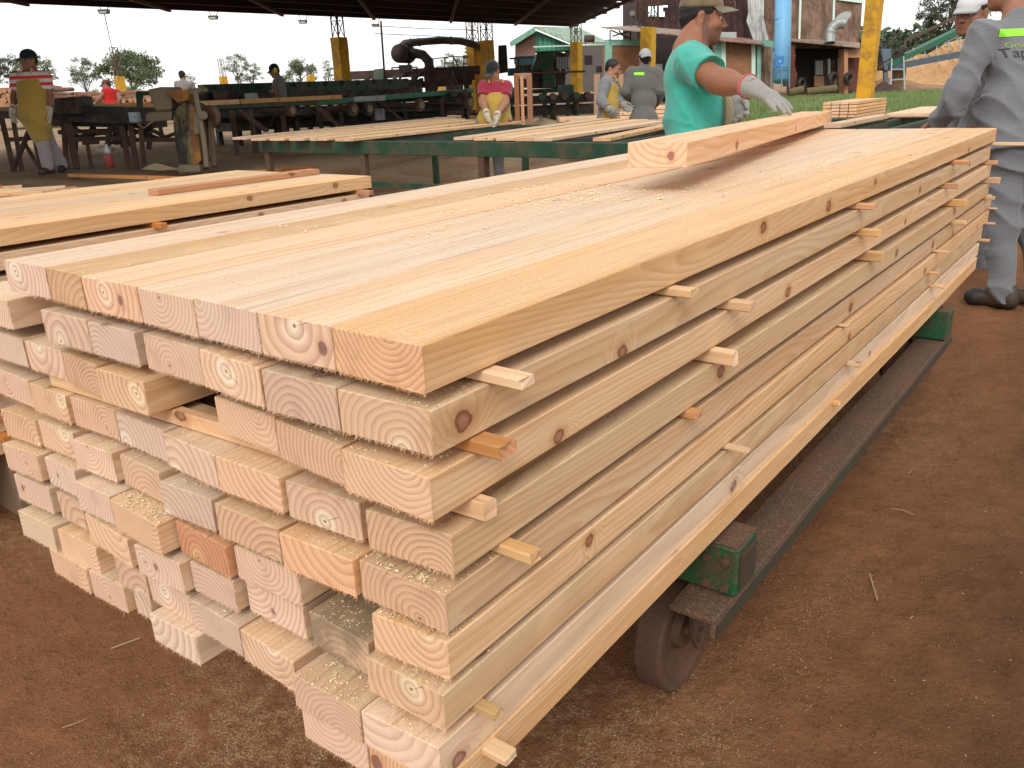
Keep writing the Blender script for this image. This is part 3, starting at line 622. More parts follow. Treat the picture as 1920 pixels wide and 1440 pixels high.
def hand_prims(S, w, d, nrm, curl=.5, side=1, sc_=1.0, spread=.12, rad=1.0, k=.006, curls=None, thumb=.5):
    """five separate fingers: w wrist, d hand direction, nrm palm normal (side the fingers curl to), side = +1 thumb on d x nrm"""
    d = Vector(d).normalized(); nrm = (Vector(nrm)-d*d.dot(Vector(nrm))).normalized(); t = d.cross(nrm)*side
    kn = [(.034,.088),(.012,.093),(-.010,.089),(-.031,.080)]; ln = [(.042,.026,.020),(.046,.030,.021),(.043,.028,.020),(.033,.021,.018)]
    for i,(a,b) in enumerate(kn):
        K = w+t*(a*sc_)+d*(b*sc_); S.cone(w+t*(a*.55*sc_)+d*.012, K, .017*sc_*rad, .0125*sc_*rad, .016)
        cu = (curls[i] if curls else curl)*(1+.12*math.sin(i*2.1)); dd = (d+t*(spread*(1.2-i*.8))).normalized(); ang = 0; p = K
        for j, l in enumerate(ln[i]):
            ang += cu*(.75,1.0,.75)[j]; v = (dd*math.cos(ang)+nrm*math.sin(ang)); q = p+v*(l*sc_)
            r0, r1 = ((.0105,.0098),(.0096,.009),(.0088,.0075))[j]; S.cone(p, q, r0*sc_*rad, r1*sc_*rad, k if j else .008); p = q
    S.ell(w+d*(.05*sc_)+nrm*.002, (.036*sc_,.045*sc_,.014*sc_*rad), [tuple(t),tuple(d),tuple(nrm)], .015)
    b0 = w+t*(.020*sc_)+d*(.022*sc_)+nrm*(.006*sc_); b1 = w+t*(.048*sc_)+d*(.052*sc_)+nrm*((.012+.012*thumb)*sc_); b2 = b1+(d*.85+t*(.45-.5*thumb)+nrm*(.35*thumb)).normalized()*(.034*sc_); b3 = b2+(d*.95+t*(.15-.5*thumb)+nrm*(.4*thumb)).normalized()*(.026*sc_)
    S.cone(b0, b1, .016*sc_*rad, .0125*sc_*rad, .012); S.cone(b1, b2, .0118*sc_*rad, .0105*sc_*rad, k); S.cone(b2, b3, .0102*sc_*rad, .0082*sc_*rad, k)

def person(J, label, style, res=.012, rc=.010, seed=1):
    """J: world joints. style: skin, shirt, trousers, sleeve ('short'/'long'), apron, cap, gloves ... Body is one skinned surface; clothing, cap, hair and gloves are its children"""
    st = dict(skin=SKIN2, belly=.115, chest=.112, wide=1.0, sleeve='short', hair=True, cap=None, glove=None, curl=.4, apron=None, boots=RUBBER, res_g=.005, neckr=.055, folds=.004, armr=1.0, beard=False)
    st.update(style); bx = J['pelvis']; root = thing('person', V(bx.x, bx.y, min(J['anL'].z, J['anR'].z)-.09), label, 'person', st.get('group'))
    up = (J['neck']-J['pelvis']).normalized(); rt = (J['shR']-J['shL']).normalized(); fw = up.cross(rt).normalized(); rt = fw.cross(up)
    A = [tuple(rt), tuple(fw), tuple(up)]; wd = st['wide']
    allp = [J[n] for n in ('head','neck','pelvis','shL','shR','elL','elR','wrL','wrR','hipL','hipR','knL','knR','anL','anR')]
    lo = [min(p[i] for p in allp)-.2 for i in range(3)]; hi = [max(p[i] for p in allp)+.2 for i in range(3)]
    lo[2] = min(J['anL'].z, J['anR'].z)-.12; c = J['head']; hf, hu = J['hf'], J.get('hu', V(0,0,1)); hs_ = st.get('headscale', 1.0); ar = st['armr']
    sp = lambda t, f=0, r=0: J['pelvis']+(J['neck']-J['pelvis'])*t+fw*f+rt*r
    def torso(S, g=0.0, k=.05):
        S.ell(sp(.02), (.165*wd+g, .118+g*.8, .12+g), A, k); S.ell(sp(.34, .012), (.152*wd+g, st['belly']+g, .17+g), A, k)
        S.ell(sp(.70), (.168*wd+g, st['chest']+g, .17+g), A, k); S.cone(J['shL'], J['shR'], .062+g, .062+g, k); S.cone(sp(.86), J['neck'], .075+g, .062+g*.6, k)
    def arm(S, s_, g=0.0, upto=2, k=.03):
        sh, el, wr = J['sh'+s_], J['el'+s_], J['wr'+s_]
        S.cone(sh, el, (.056+g)*ar, (.043+g)*ar, k)
        if upto > 1: S.cone(el, wr, (.044+g)*ar, (.029+g)*ar, k); S.cone(el+(wr-el)*.25, el+(wr-el)*.3, (.046+g)*ar, (.043+g)*ar, k)
    def legs(S, g=0.0, k=.035, bot=False):
        for s_ in 'LR':
            h, kn, an = J['hip'+s_], J['kn'+s_], J['an'+s_]
            S.cone(h, kn, .088+g, .058+g*1.1, k); S.cone(kn, an, .056+g*1.1, .038+g*(1.9 if bot else 1), k)
    S = SDF(lo, hi, res); torso(S); legs(S)
    for s_ in 'LR': arm(S, s_)
    L = head_prims(S, c, hf, hu, hs_, True, J['neck'], st['neckr'])
    for s_ in 'LR':
        w = J['wr'+s_]; hd = J.get('hd'+s_); n = J.get('hn'+s_)
        if hd is None: hd = (w-J['el'+s_]).normalized()
        if n is None: n = fw*.3-rt*(1 if s_ == 'R' else -1)
        J['hd'+s_], J['hn'+s_] = hd, n
        if st['glove'] is None: hand_prims(S, w, hd, n, st['curl'], 1 if s_ == 'R' else -1, rad=max(1, res/.008), thumb=.5)
        else: S.cone(w, w+hd*.07, .028, .02, .02)
        an = J['an'+s_]; ff = J.get('foot'+s_, V(fw.x, fw.y, 0).normalized()); S.cone(an-V(0,0,.03), an+ff*.1-V(0,0,.055), .04, .03, .03)
    r_, f_, u_ = frame(hf, hu)
    def mf(p):
        q = (p-np.array(c))/hs_; x, y, z = q@np.array(r_), q@np.array(f_), q@np.array(u_)
        lip = (np.abs(x) < .023) & (y > .082) & (z > -.086) & (z < -.057); out_ = lip.astype(int)
        if st['beard']:
            jaw = (z < -.046) & (z > -.135) & (y > -.012) & (z < -.046+.0) | (np.abs(x) > .052) & (np.abs(y-.004) < .018) & (z < .012) & (z > -.06) | (y > .07) & (z < -.043) & (z > -.06)
            out_[jaw & ~lip & (np.sqrt(x*x+(y-.02)**2) < .16)] = 2
        return out_
    sdf_obj('body', S, [st['skin'], LIP, STUBBLE], root, mf)
    # eyes and brows
    for q in (-1,1):
        mb = MB(); mb.sphere(L(q*.031,.0735,.0005), .0125*hs_, 12); e = mb.build('eye', EYEW, root, True)
        mb = MB(); g = (hf*1.0+J.get('gaze', V(0,0,0))).normalized(); mb.sphere(L(q*.031,.0735,.0005)+g*.0075*hs_, .0062*hs_, 10); mb.build('iris', IRIS, e, True)
        mb = MB(); mb.tube([L(q*.012,.101,.020), L(q*.03,.098,.0255), L(q*.05,.082,.021)], [.0035*hs_,.0045*hs_,.002], 6); mb.build('eyebrow', HAIR, root, True)
    def LE(S, x, y, z, rx, ry, rz, k=.01, sub=False): S.ell(L(x,y,z), (rx*hs_,ry*hs_,rz*hs_), [tuple(r_),tuple(f_),tuple(u_)], k, sub)
    hres = min(res, .007)
    hlo = [c[i]-.2 for i in range(3)]; hhi = [c[i]+.2 for i in range(3)]
    if st['hair']:
        S = SDF(hlo, hhi, hres); LE(S,0,-.020,.036,.081,.100,.090); S.cone(L(0,-.068,-.02), L(0,-.062,-.052), .046*hs_, .036*hs_, .03)
        S.cut(L(0,.045,.03), f_*1.0-u_*.75); S.cut(L(0,0,-.072), -u_)
        for q in (-1,1): LE(S, q*.095,.0,-.03,.03,.035,.05,.01,True)
        S.folds(.0025, seed, 160); sdf_obj('hair', S, HAIR, root)
    cap = st['cap']
    if cap:
        S = SDF(hlo, hhi, hres); tl = st.get('captilt', .0); CU = (u_+f_*tl).normalized(); CF = CU.cross(f_.cross(CU)).normalized() if False else (f_-CU*f_.dot(CU)).normalized()
        if st.get('capback'): CF = -CF
        CR = CF.cross(CU); cc = L(0,-.015,.045); B = [tuple(CR),tuple(CF),tuple(CU)]
        S.ell(cc, (.085*hs_,.107*hs_,st.get('capz',.092)*hs_), B, .01); S.cut(cc-CU*.004*hs_, -CU, .003)
        if st.get('capback'): S.ell(cc-CF*.115*hs_+CU*.005, (.035,.04,.034), B, .004, True)
        S.folds(.001, 2, 50); co_ = sdf_obj('cap', S, cap, root)
        mb = MB(); vs = []; fs = []; n = 14
        for j, (a, dz) in enumerate(((0,0),(.5,-.004),(1,-.016))):
            for i in range(n+1):
                t = -1.15+2.3*i/n; x = math.sin(t)*.080; y0 = math.cos(t)*.104; y = y0+a*(.078*(max(0,math.cos(t*1.12)))**.6)
                vs.append(cc+CR*(x*hs_*(1-.04*a))+CF*(y*hs_)+CU*((dz-.022*abs(math.sin(t))**2*a+.004)*hs_))
        m_ = len(vs); vs += [p-CU*.004 for p in vs]
        for j in range(2):
            for i in range(n):
                q = (j*(n+1)+i, j*(n+1)+i+1, (j+1)*(n+1)+i+1, (j+1)*(n+1)+i); fs += [q, tuple(x+m_ for x in q[::-1])]
        e = 2*(n+1); fs += [(e+i+1, e+i, e+i+m_, e+i+1+m_) for i in range(n)]+[(i, i+1, i+1+m_, i+m_) for i in range(n)]+[(0,m_,m_+n+1,n+1),(n+1,m_+n+1,m_+2*n+2,2*n+2),(n,2*n+1,2*n+1+m_,n+m_),(2*n+1,3*n+2,3*n+2+m_,2*n+1+m_)]
        mb.add(vs, fs); mb.build('cap_brim', st.get('brim', cap), root, True)
    # shirt
    slo = [min(J[n][i] for n in ('shL','shR','elL','elR','wrL','wrR','pelvis','neck'))-.16 for i in range(3)]; shi = [max(J[n][i] for n in ('shL','shR','elL','elR','wrL','wrR','pelvis','neck'))+.16 for i in range(3)]
    slo[2] = min(slo[2], J['pelvis'].z-.25)
    S = SDF(slo, shi, rc); torso(S, .016); hem = st.get('hem', .10)
    S.ell(sp(-.10), (.168*wd+.018, .125+.016, .13), A, .06); lo_ = st.get('loose', 0)
    if lo_: S.ell(sp(.25), (.175*wd+lo_, .125+lo_, .30), A, .08); S.ell(sp(-.05), (.185*wd+lo_, .14+lo_, .22), A, .08)
    for s_ in 'LR':
        if st['sleeve'] == 'short':
            e = J['sh'+s_]+(J['el'+s_]-J['sh'+s_])*.72; S.cone(J['sh'+s_], e, .074*ar, .066*ar, .04)
        elif st['sleeve'] == 'long':
            arm(S, s_, .016, 2, .03)
    S.folds(st['folds'], seed+3, 26); S.cut(J['neck']+up*.012+fw*.01, up*1.0+fw*.55-V(0,0,0)); S.cut(sp(-hem), -up)
    if st['sleeve'] == 'short':
        for s_ in 'LR':
            dd = (J['el'+s_]-J['sh'+s_]).normalized(); e = J['sh'+s_]+(J['el'+s_]-J['sh'+s_])*.72
            S.cone(e+dd*.062, e+dd*.3, .09*ar, .09*ar, .004, True)
    elif st['sleeve'] == 'long':
        for s_ in 'LR':
            w = J['wr'+s_]; dd = (w-J['el'+s_]).normalized(); S.cone(w+dd*.045, w+dd*.2, .06, .06, .004, True)
    shirt = sdf_obj('shirt', S, st['shirt'], root)
    S = SDF([lo[0],lo[1],lo[2]], [hi[0],hi[1],J['pelvis'].z+.2], rc); legs(S, .018, .04, True); S.ell(sp(.0), (.165*wd+.012,.12+.012,.13), A, .05); S.folds(st['folds']*1.2, seed+9, 24)
    S.cut(sp(.12), up)
    for s_ in 'LR': S.cut(J['an'+s_]-V(0,0,.035), V(0,0,-1)) if False else None
    S.cut(V(0,0,min(J['anL'].z,J['anR'].z)-.062), V(0,0,-1)); sdf_obj('trousers', S, st['trousers'], root)
    for s_ in 'LR':
        an = J['an'+s_]; ff = J.get('foot'+s_, V(fw.x, fw.y, 0).normalized()); S = SDF([an[i]-.32 for i in range(3)], [an[i]+.32 for i in range(3)], max(.008, rc*.9))
        S.cone(an-V(0,0,.005)-ff*.02, an-V(0,0,.05)-ff*.03, .054, .05, .03); S.cone(an-V(0,0,.045)-ff*.03, an-V(0,0,.052)+ff*.13, .046, .043, .03); S.ell(an-V(0,0,.055)+ff*.14, (.048,.05,.04), None, .03); S.cut(an-V(0,0,.09), V(0,0,-1)); sdf_obj('boot', S, st['boots'], root)
    if st['glove']:
        for s_ in 'LR':
            w = J['wr'+s_]; hd = J['hd'+s_]; S = SDF([w[i]-.24 for i in range(3)], [w[i]+.24 for i in range(3)], st['res_g'])
            hand_prims(S, w, hd, J['hn'+s_], st.get('curl'+s_, st['curl']), 1 if s_ == 'R' else -1, 1.04, st.get('spread', .12), 1.22*max(1, st['res_g']/.006), .004, None, st.get('thumb', .5))
            dd = (w-J['el'+s_]).normalized(); S.cone(w-dd*.03, w+hd*.035, .040*ar, .036, .025); S.cut(w-dd*.035, -dd); S.folds(.0012, seed+4, 70)
            g = sdf_obj('glove', S, st['glove'], root)
            if st.get('cuff'):
                mb = MB(); n = 18; a = dd.orthogonal().normalized(); b = dd.cross(a); vs = []
                for q, rr in ((-.040,.0405),(-.040,.0435),(-.028,.0435),(-.028,.0405)):
                    for i in range(n): t = 2*PI*i/n; vs.append(w+dd*q+(a*math.cos(t)+b*math.sin(t))*rr*ar)
                mb.add(vs, [(j*n+i, j*n+(i+1)%n, ((j+1)%4)*n+(i+1)%n, ((j+1)%4)*n+i) for j in range(4) for i in range(n)]); mb.build('cuff', st['cuff'], g, True)
    if st['apron']:
        S = SDF(lo, hi, rc); torso(S, .030, .05)
        for s_ in 'LR': h, kn = J['hip'+s_], J['kn'+s_]; S.cone(h, kn, .115, .10, .12)
        S.cut(sp(st.get('bib', .86)), up); S.cut(J['knL']+(J['hipL']-J['knL'])*st.get('apronlen', .02), (J['knL']-J['hipL'])); S.cut(sp(.3, -.02), -fw)
        for q in (-1,1): S.cut(sp(.62, 0, q*.115*wd), (rt*q*1.0+up*.55)) if False else S.cone(sp(1.05,.08,q*.26*wd), sp(.5,.08,q*.25*wd), .13, .09, .01, True)
        S.folds(st['folds']*.8, seed+5, 18); ap = sdf_obj('apron', S, st['apron'], root)
        for q in (-1,1):
            mb = MB(); P = [sp(.84,st['chest']+.030,q*.085*wd), sp(.95,st['chest']*.8+.03,q*.085), J['neck']+rt*q*.07+up*-.01+fw*.02, J['neck']+rt*q*.06-fw*.05+up*-.02]
            mb.tube(P, .011, 6); mb.build('apron_strap', st.get('strap', st['apron']), root)
    return root, shirt
def stand(foot, face, H=1.74, lean=0.0, armL=None, armR=None, stride=0.0):
    """standing joints; arms given as (elbow, wrist) offsets in the person's own right/forward/up frame from the shoulder"""
    s = H/1.75; f = Vector((face[0], face[1], 0)).normalized(); r = Vector((f.y, -f.x, 0)); z = V(0,0,1); o = Vector(foot)
    def p(x, y, h): return o+r*(x*s)+f*(y*s)+z*(h*s)
    J = dict(pelvis=p(0,0,.97), hipL=p(-.09,0,.90), hipR=p(.09,0,.90), knL=p(-.10,.03+stride*.5,.49), knR=p(.10,.03-stride*.35,.49), anL=p(-.11,stride,.09), anR=p(.11,-stride,.09))
    cl, sl_ = math.cos(lean), math.sin(lean); B = p(0,0,1.0); u = z*cl+f*sl_; ff = f*cl-z*sl_
    def q(x, y, h): return B+r*(x*s)+ff*(y*s)+u*(h*s)
    J.update(neck=q(0,0,.475), shL=q(-.185,0,.43), shR=q(.185,0,.43), head=q(0,.025,.645), hf=(f*math.cos(lean*1.1)-z*math.sin(lean*1.1)+V(0,0,-.05)).normalized(), hu=u)
    for s_, a, sg in (('L',armL,-1),('R',armR,1)):
        a = a or ((.05*sg,-.02,-.30),(.06*sg,.06,-.55))
        J['el'+s_] = J['sh'+s_]+(r*a[0][0]+f*a[0][1]+z*a[0][2])*s; J['wr'+s_] = J['sh'+s_]+(r*a[1][0]+f*a[1][1]+z*a[1][2])*s
    return J
def xy(p): return Vector((p.x, p.y, 0))

# ---- the man in turquoise throwing a board
TURQ = cloth('turquoise_cotton', (.05,.36,.285), .10, (.06,.2,.17), .5, 5); KHAKI = cloth('khaki_cap_cloth', (.17,.125,.075), .2, (.09,.065,.04), .5, 14); OLIVE = cloth('olive_apron_cloth', (.22,.17,.085), .2, (.1,.08,.05), .5)
GREYW = cloth('grey_work_cloth', (.165,.166,.178), .10, (.11,.11,.125), .35, 5); GREYT = cloth('grey_trouser_cloth', (.148,.149,.158), .12, (.11,.10,.10), .4, 6); JEANS = cloth('dark_jeans', (.04,.05,.075), .2)
J = dict(head=at(1318,33,4.10), hf=(RH*1.0+V(0,0,-.10)-FH*.05).normalized(), hu=(V(0,0,1)+RH*.10).normalized(), neck=at(1293,92,4.10), shR=at(1296,118,3.92), shL=at(1304,110,4.28),
  elR=at(1346,152,3.72), wrR=at(1412,164,3.50), elL=at(1345,205,4.30), wrL=at(1378,188,4.16), pelvis=at(1300,285,4.12))
J['hdR'] = (at(1478,202,3.42)-J['wrR']); J['hnR'] = V(0,0,-1)+FH*.3; J['hdL'] = (at(1392,226,4.10)-J['wrL']); J['hnL'] = RH*-.4-FH*.6
ft = xy(J['pelvis']); ft.z = gz(ft.x, ft.y); pz = J['pelvis'].z
for s_, k_ in (('R',-1),('L',1)):
    b = FH*(k_*.10); J['hip'+s_] = J['pelvis']+b-V(0,0,.06); J['kn'+s_] = ft+b*1.2+RH*.04+V(0,0,.49); J['an'+s_] = ft+b*1.3+V(0,0,.09)
    J['foot'+s_] = RH
turq, tshirt = person(J, 'man in turquoise T-shirt and khaki cap throwing a board with gloved hands', dict(skin=SKIN1, shirt=TURQ, trousers=JEANS, sleeve='short', glove=GLOVE, cuff=CUFFRED, cap=KHAKI, captilt=-.06, belly=.142, chest=.128, wide=.98, beard=True, curlR=.16, curlL=.5, spread=.10, res_g=.0035, armr=1.22, neckr=.068, apron=None, folds=.018, hem=.16, headscale=1.02), res=.0065, rc=.0065, seed=3)
# apron front hanging on him (only its edge shows)
S = SDF([J['pelvis'][i]-.5 for i in range(3)], [J['pelvis'][i]+.6 for i in range(3)], .008)
up = (J['neck']-J['pelvis']).normalized(); cx = J['pelvis']+(J['neck']-J['pelvis'])*.35
S.ell(cx+RH*.02, (.172,.185,.19), [tuple(FH),tuple(RH),(0,0,1)], .05); S.ell(J['pelvis'], (.18,.16,.25), [tuple(FH),tuple(RH),(0,0,1)], .05); S.cut(cx+RH*.135, -RH); S.cut(cx+V(0,0,.2), V(0,0,1)); S.cut(J['pelvis']-V(0,0,.2), V(0,0,-1)); S.folds(.004,4,20)
sdf_obj('apron', S, OLIVE, turq)

# ---- the man in grey work clothes seen from behind
gf = (-RH*.52+FH*.85).normalized(); gr = Vector((gf.y, -gf.x, 0))
ft = at(1893,585,4.45); ft.z = gz(ft.x, ft.y); D_ = 4.45
J = dict(pelvis=at(1905,285,D_), neck=at(1905,38,D_-.02), head=at(1893,-28,D_+.0), hf=(gf*.85-RH*.5+V(0,0,-.05)).normalized(), hu=V(0,0,1))
sh = at(1905,66,D_); J['shL'] = at(1843,70,D_-.10); J['shR'] = sh+(sh-J['shL'])*.95
J['elL'] = at(1800,172,D_-.05); J['wrL'] = at(1764,226,D_+.12); J['elR'] = J['shR']+V(0,0,-.3)+gr*.05; J['wrR'] = J['elR']+gf*.2+V(0,0,-.15)
J['hdL'] = (-RH*.5+FH*.6-V(0,0,.5)).normalized(); J['hnL'] = gr*-.3+V(0,0,-1)
for s_, px, k_ in (('L',1876,-1),('R',1936,1)):
    J['hip'+s_] = at(px+6,318,D_); J['an'+s_] = at(px+(3 if s_ == 'L' else 10),556,D_); J['kn'+s_] = at(px+3,436,D_); J['foot'+s_] = (gf*.9-RH*.25).normalized()
    J['an'+s_].z = gz(J['an'+s_].x, J['an'+s_].y)+.09
grey, gshirt = person(J, 'man in plain grey work shirt and trousers seen from behind at the right edge', dict(skin=SKIN2, shirt=GREYW, trousers=GREYT, sleeve='long', cap=None, hair=True, wide=1.05, chest=.125, belly=.125, folds=.018, hem=.02, armr=1.18, loose=.02), res=.008, rc=.008, seed=11)
gback = (gshirt, gf, gr)
# ---- the man in the white cap facing him
YAP = cloth('yellow_apron_cloth', (.38,.25,.05), .18, (.22,.15,.05), .5, 5); WCAP = cloth('white_cap_cloth', (.62,.62,.62), .06)
hd = at(1821,25,4.9); bp_ = at(1870,80,5.05); f2 = (-RH*.96-FH*.1)
J = stand((bp_.x, bp_.y, hd.z-1.645), f2, 1.75)
J['head'] = hd; J['neck'] = at(1852,64,4.98); J['hf'] = (-RH*.80-FH*.6+V(0,0,-.10)).normalized(); J['gaze'] = -RH*.5-V(0,0,.25); J['hu'] = V(0,0,1)
person(J, 'man in white cap looking sideways, half hidden behind the grey work shirt', dict(skin=SKIN2, shirt=GREYW, trousers=GREYT, sleeve='long', cap=WCAP, brim=plain('pale_grey_brim',(.42,.42,.43),.8,.08), captilt=.1, capz=.08, hair=True, folds=.008), res=.0075, rc=.011, seed=21)

# ---- lettering and reflective strip on the grey shirt's back, laid on the cloth
def lay_on(obj, pts, d, off=.003):
    bv = BVHTree.FromPolygons([v.co+world_origin(obj) for v in obj.data.vertices], [p.vertices[:] for p in obj.data.polygons])
    out = []
    for p in pts:
        h = bv.ray_cast(p-d*.6, d); out.append((h[0]+h[1]*off) if h[0] is not None else p)
    return out
def back_patch(name, cpx, w, h, mat, nx=18, ny=4, txt=None, size=.06, dz=None, parent=None):
    shirt, f, r = gback; d = f
    c = cpx
    if txt is None:
        P = [c+r*(w*(i/nx-.5))+V(0,0,1)*(h*(j/ny-.5)) for j in range(ny+1) for i in range(nx+1)]
        fs = [(j*(nx+1)+i, j*(nx+1)+i+1, (j+1)*(nx+1)+i+1, (j+1)*(nx+1)+i) for j in range(ny) for i in range(nx)]
    else:
        cu = bpy.data.curves.new('t', 'FONT'); cu.body = txt; cu.size = size; cu.resolution_u = 4; to = bpy.data.objects.new('t', cu); COL.objects.link(to); bpy.context.view_layer.update()
        me = bpy.data.meshes.new_from_object(to.evaluated_get(bpy.context.evaluated_depsgraph_get())); bpy.data.objects.remove(to)
        bm = bmesh.new(); bm.from_mesh(me); bmesh.ops.triangulate(bm, faces=bm.faces); bmesh.ops.subdivide_edges(bm, edges=[e for e in bm.edges if e.calc_length() > size*.2], cuts=1); bmesh.ops.triangulate(bm, faces=bm.faces)
        P = [c+r*v.co.x+V(0,0,1)*v.co.y for v in bm.verts]; bm.verts.index_update(); fs = [tuple(v.index for v in q.verts) for q in bm.faces]; bm.free()
    Q = lay_on(shirt, P, d); mb = MB(); mb.add(Q, fs); return mb.build(name, mat, shirt)
NEON = plain('neon_reflective_strip', (.28,.80,.04), .5, .05); TXTG = plain('green_print', (.24,.42,.08), .8, .1); TXTD = plain('dark_print', (.035,.037,.042), .8, .1)
def on_back(px, py):
    shirt, f, r = gback; bv = BVHTree.FromPolygons([v.co+world_origin(shirt) for v in shirt.data.vertices], [p.vertices[:] for p in shirt.data.polygons])
    h = bv.ray_cast(C0, ray(px, py).normalized()); return h[0] if h[0] is not None else at(px, py, 4.3)
p = on_back(1873, 62); back_patch('reflective_strip', p+gr*.15, .30, .037, NEON, 24, 4)
p = on_back(1884, 90); back_patch('small_lettering', p, 0, 0, TXTG, txt='Grupo', size=.036)
p = on_back(1869, 109); back_patch('large_lettering', p, 0, 0, TXTD, txt='Tapibr', size=.066)
# ------------------------------------------------------------------ left stack, stick pile, planks
def plank(name, p, q, w, t, label, cat='board', group=None, tint=(1,1,1,1), seed=0, fuzz=False, roll=0):
    """board laid from p to q (centre of its underside at the near and far end)"""
    p = Vector(p); q = Vector(q); d = q-p; me = board_mesh(w, d.length, t, seed, fuzz, 0, .001); o = link_mesh(name, me, None, p)
    y = d.normalized(); x = y.cross(V(0,0,1)).normalized(); z = x.cross(y); m = Matrix((x, y, z)).transposed().to_4x4()
    o.rotation_euler = (m @ Matrix.Rotation(roll, 4, 'Y')).to_euler(); o.color = tint; return tag(o, label, cat, group)
# board in flight
a = at(1231, 314, 1.90); b = at(1530, 231, 4.05)
plank('pine_board', a, b, .142, .056, 'loose pine board sliding over the front stack before the man in turquoise', 'board', None, (1.05,.96,.9,1), 71, True)
# left stack
rg = random.Random(44); LT = .965; x1_ = -2.86
me_l = board_mesh(.143, 3.62, TH, 501, True, 0, .002)
for k in range(10):
    zt = LT-.002-k*.0735
    for j in range(7):
        if k in (2,3,4,5,6,7,8) and j > 2: continue
        xx = x1_-.072-j*.1455+rg.uniform(-.002,.002); o = link_mesh('pine_board', me_l if (k, j) != (0, 0) else board_mesh(.143, 3.62, TH, 502, False), None, (xx, -.92+rg.uniform(-.05,.03), zt-TH))
        if k == 0: o.location.y = -.92
        o.color = (1.0,.90,.72,1) if j == 0 and k == 0 else (.97,.95,.93,1)
        tag(o, 'pine board, %s, %s of the low stack at left' % ('rightmost' if j == 0 else ORD[j+1]+' from right', 'top layer' if k == 0 else ORD[k+1]+' layer down'), 'board', 'boards of the left stack')
    if k < 9:
        for i, yy in enumerate((-.4, .95, 1.62, 2.62)):
            mb = MB(); mb.box(x1_-1.02, x1_+(.08 if i in (3,) else .05), yy-.014, yy+.014, zt-TH-.0192, zt-TH-.0004); o = mb.build('spacer_stick', STICKW, bevel=.001); o.color = (.8,.52,.33,1)
            tag(o, 'orange spacer stick under the %s layer of the left stack, %s from its far end' % ('top' if k == 0 else ORD[k+1], ORD[4-i]), 'spacer stick', 'spacer sticks in the left stack')
mb = MB(); gl = gz(-3.3, 1)
for yy in (-.4, 1.0, 2.5):
    mb = MB(); mb.box(x1_-1.02, x1_, yy-.05, yy+.05, gz(-3.3,yy)-.02, LT-.002-9*.0735-TH-.0005); o = mb.build('bearer_block', plain('rough_bearer',(.20,.13,.08),.9,.3,8) if yy < 0 else bpy.data.materials['rough_bearer'], bevel=.003); tag(o, 'timber bearer under the left stack, %s from its far end' % {2.5:'first',1.0:'second',-.4:'third'}[yy], 'bearer')
a = onz(288, 366, LT-.001); b = onz(590, 326, LT-.001); plank('loose_plank', a, b, .075, .024, 'reddish plank lying loose on top of the left stack', 'plank', None, (.66,.49,.38,1), 61)
# boards and thin sticks on the lower platform further left
PZ = .80
for i, (xa,ya,xb,yb,w_,tn) in enumerate(((165,378,430,346,.14,(1,1,1,1)),(120,371,415,340,.13,(.98,.95,.9,1)),(300,362,470,342,.14,(.9,.75,.6,1)),(430,328,590,318,.10,(.8,.52,.36,1)),(133,331,380,339,.08,(.75,.5,.34,1)))):
    zz = PZ+.1*(i < 2) if i < 3 else .5
    p = onz(xa,ya,zz); q = onz(xb,yb,zz)
    plank('loose_plank', p, q, w_, .035, ['pale plank lying behind the left stack, nearest the sticks','pale plank behind the left stack, farther one','brownish plank end behind the left stack','red-brown plank on the mill floor before the sawdust','long dark red plank on the floor near the striped shirt'][i], 'plank', None, tn, 600+i)
mb = MB()
p0 = onz(90,372,.70); mb.box(-1.3,1.0,-.7,.5,.30,.715,0,RH,FH,(p0.x,p0.y,0)); tag(mb.build('timber_platform', plain('grey_brown_timber',(.20,.145,.10),.9,.35,8,.4,stretch=(1,1,6)), bevel=.005), 'low grey-brown timber platform under the pile of thin sticks', 'platform')
rs = random.Random(8); ST = []
me_s = []
for k in range(3):
    mb = MB(); mb.bar((0,0,0),(0,1.3,0),.03,.02); o = mb.build('thin_stick', STICKW, origin=(0,0,0)); me_s.append(o.data); bpy.data.objects.remove(o)
for i in range(54):
    px = rs.uniform(-40, 150); py = 392-i*.72
    p = onz(px, py, .735+.001*i*rs.random()); o = link_mesh('thin_stick', me_s[i%3], None, (p.x, p.y, .728+(i%6)*.013)); an = math.atan2(RH.y, RH.x)+rs.gauss(0,.22)-PI/2+.35; o.rotation_euler = (rs.gauss(0,.02), 0, an+PI)
    o.color = rs.choice([(1,1,.85,1),(.9,.75,.5,1),(.8,.6,.4,1),(.6,.4,.28,1)]); tag(o, 'thin pale wood stick in the loose pile on the platform at left', 'stick', 'thin sticks piled at left')

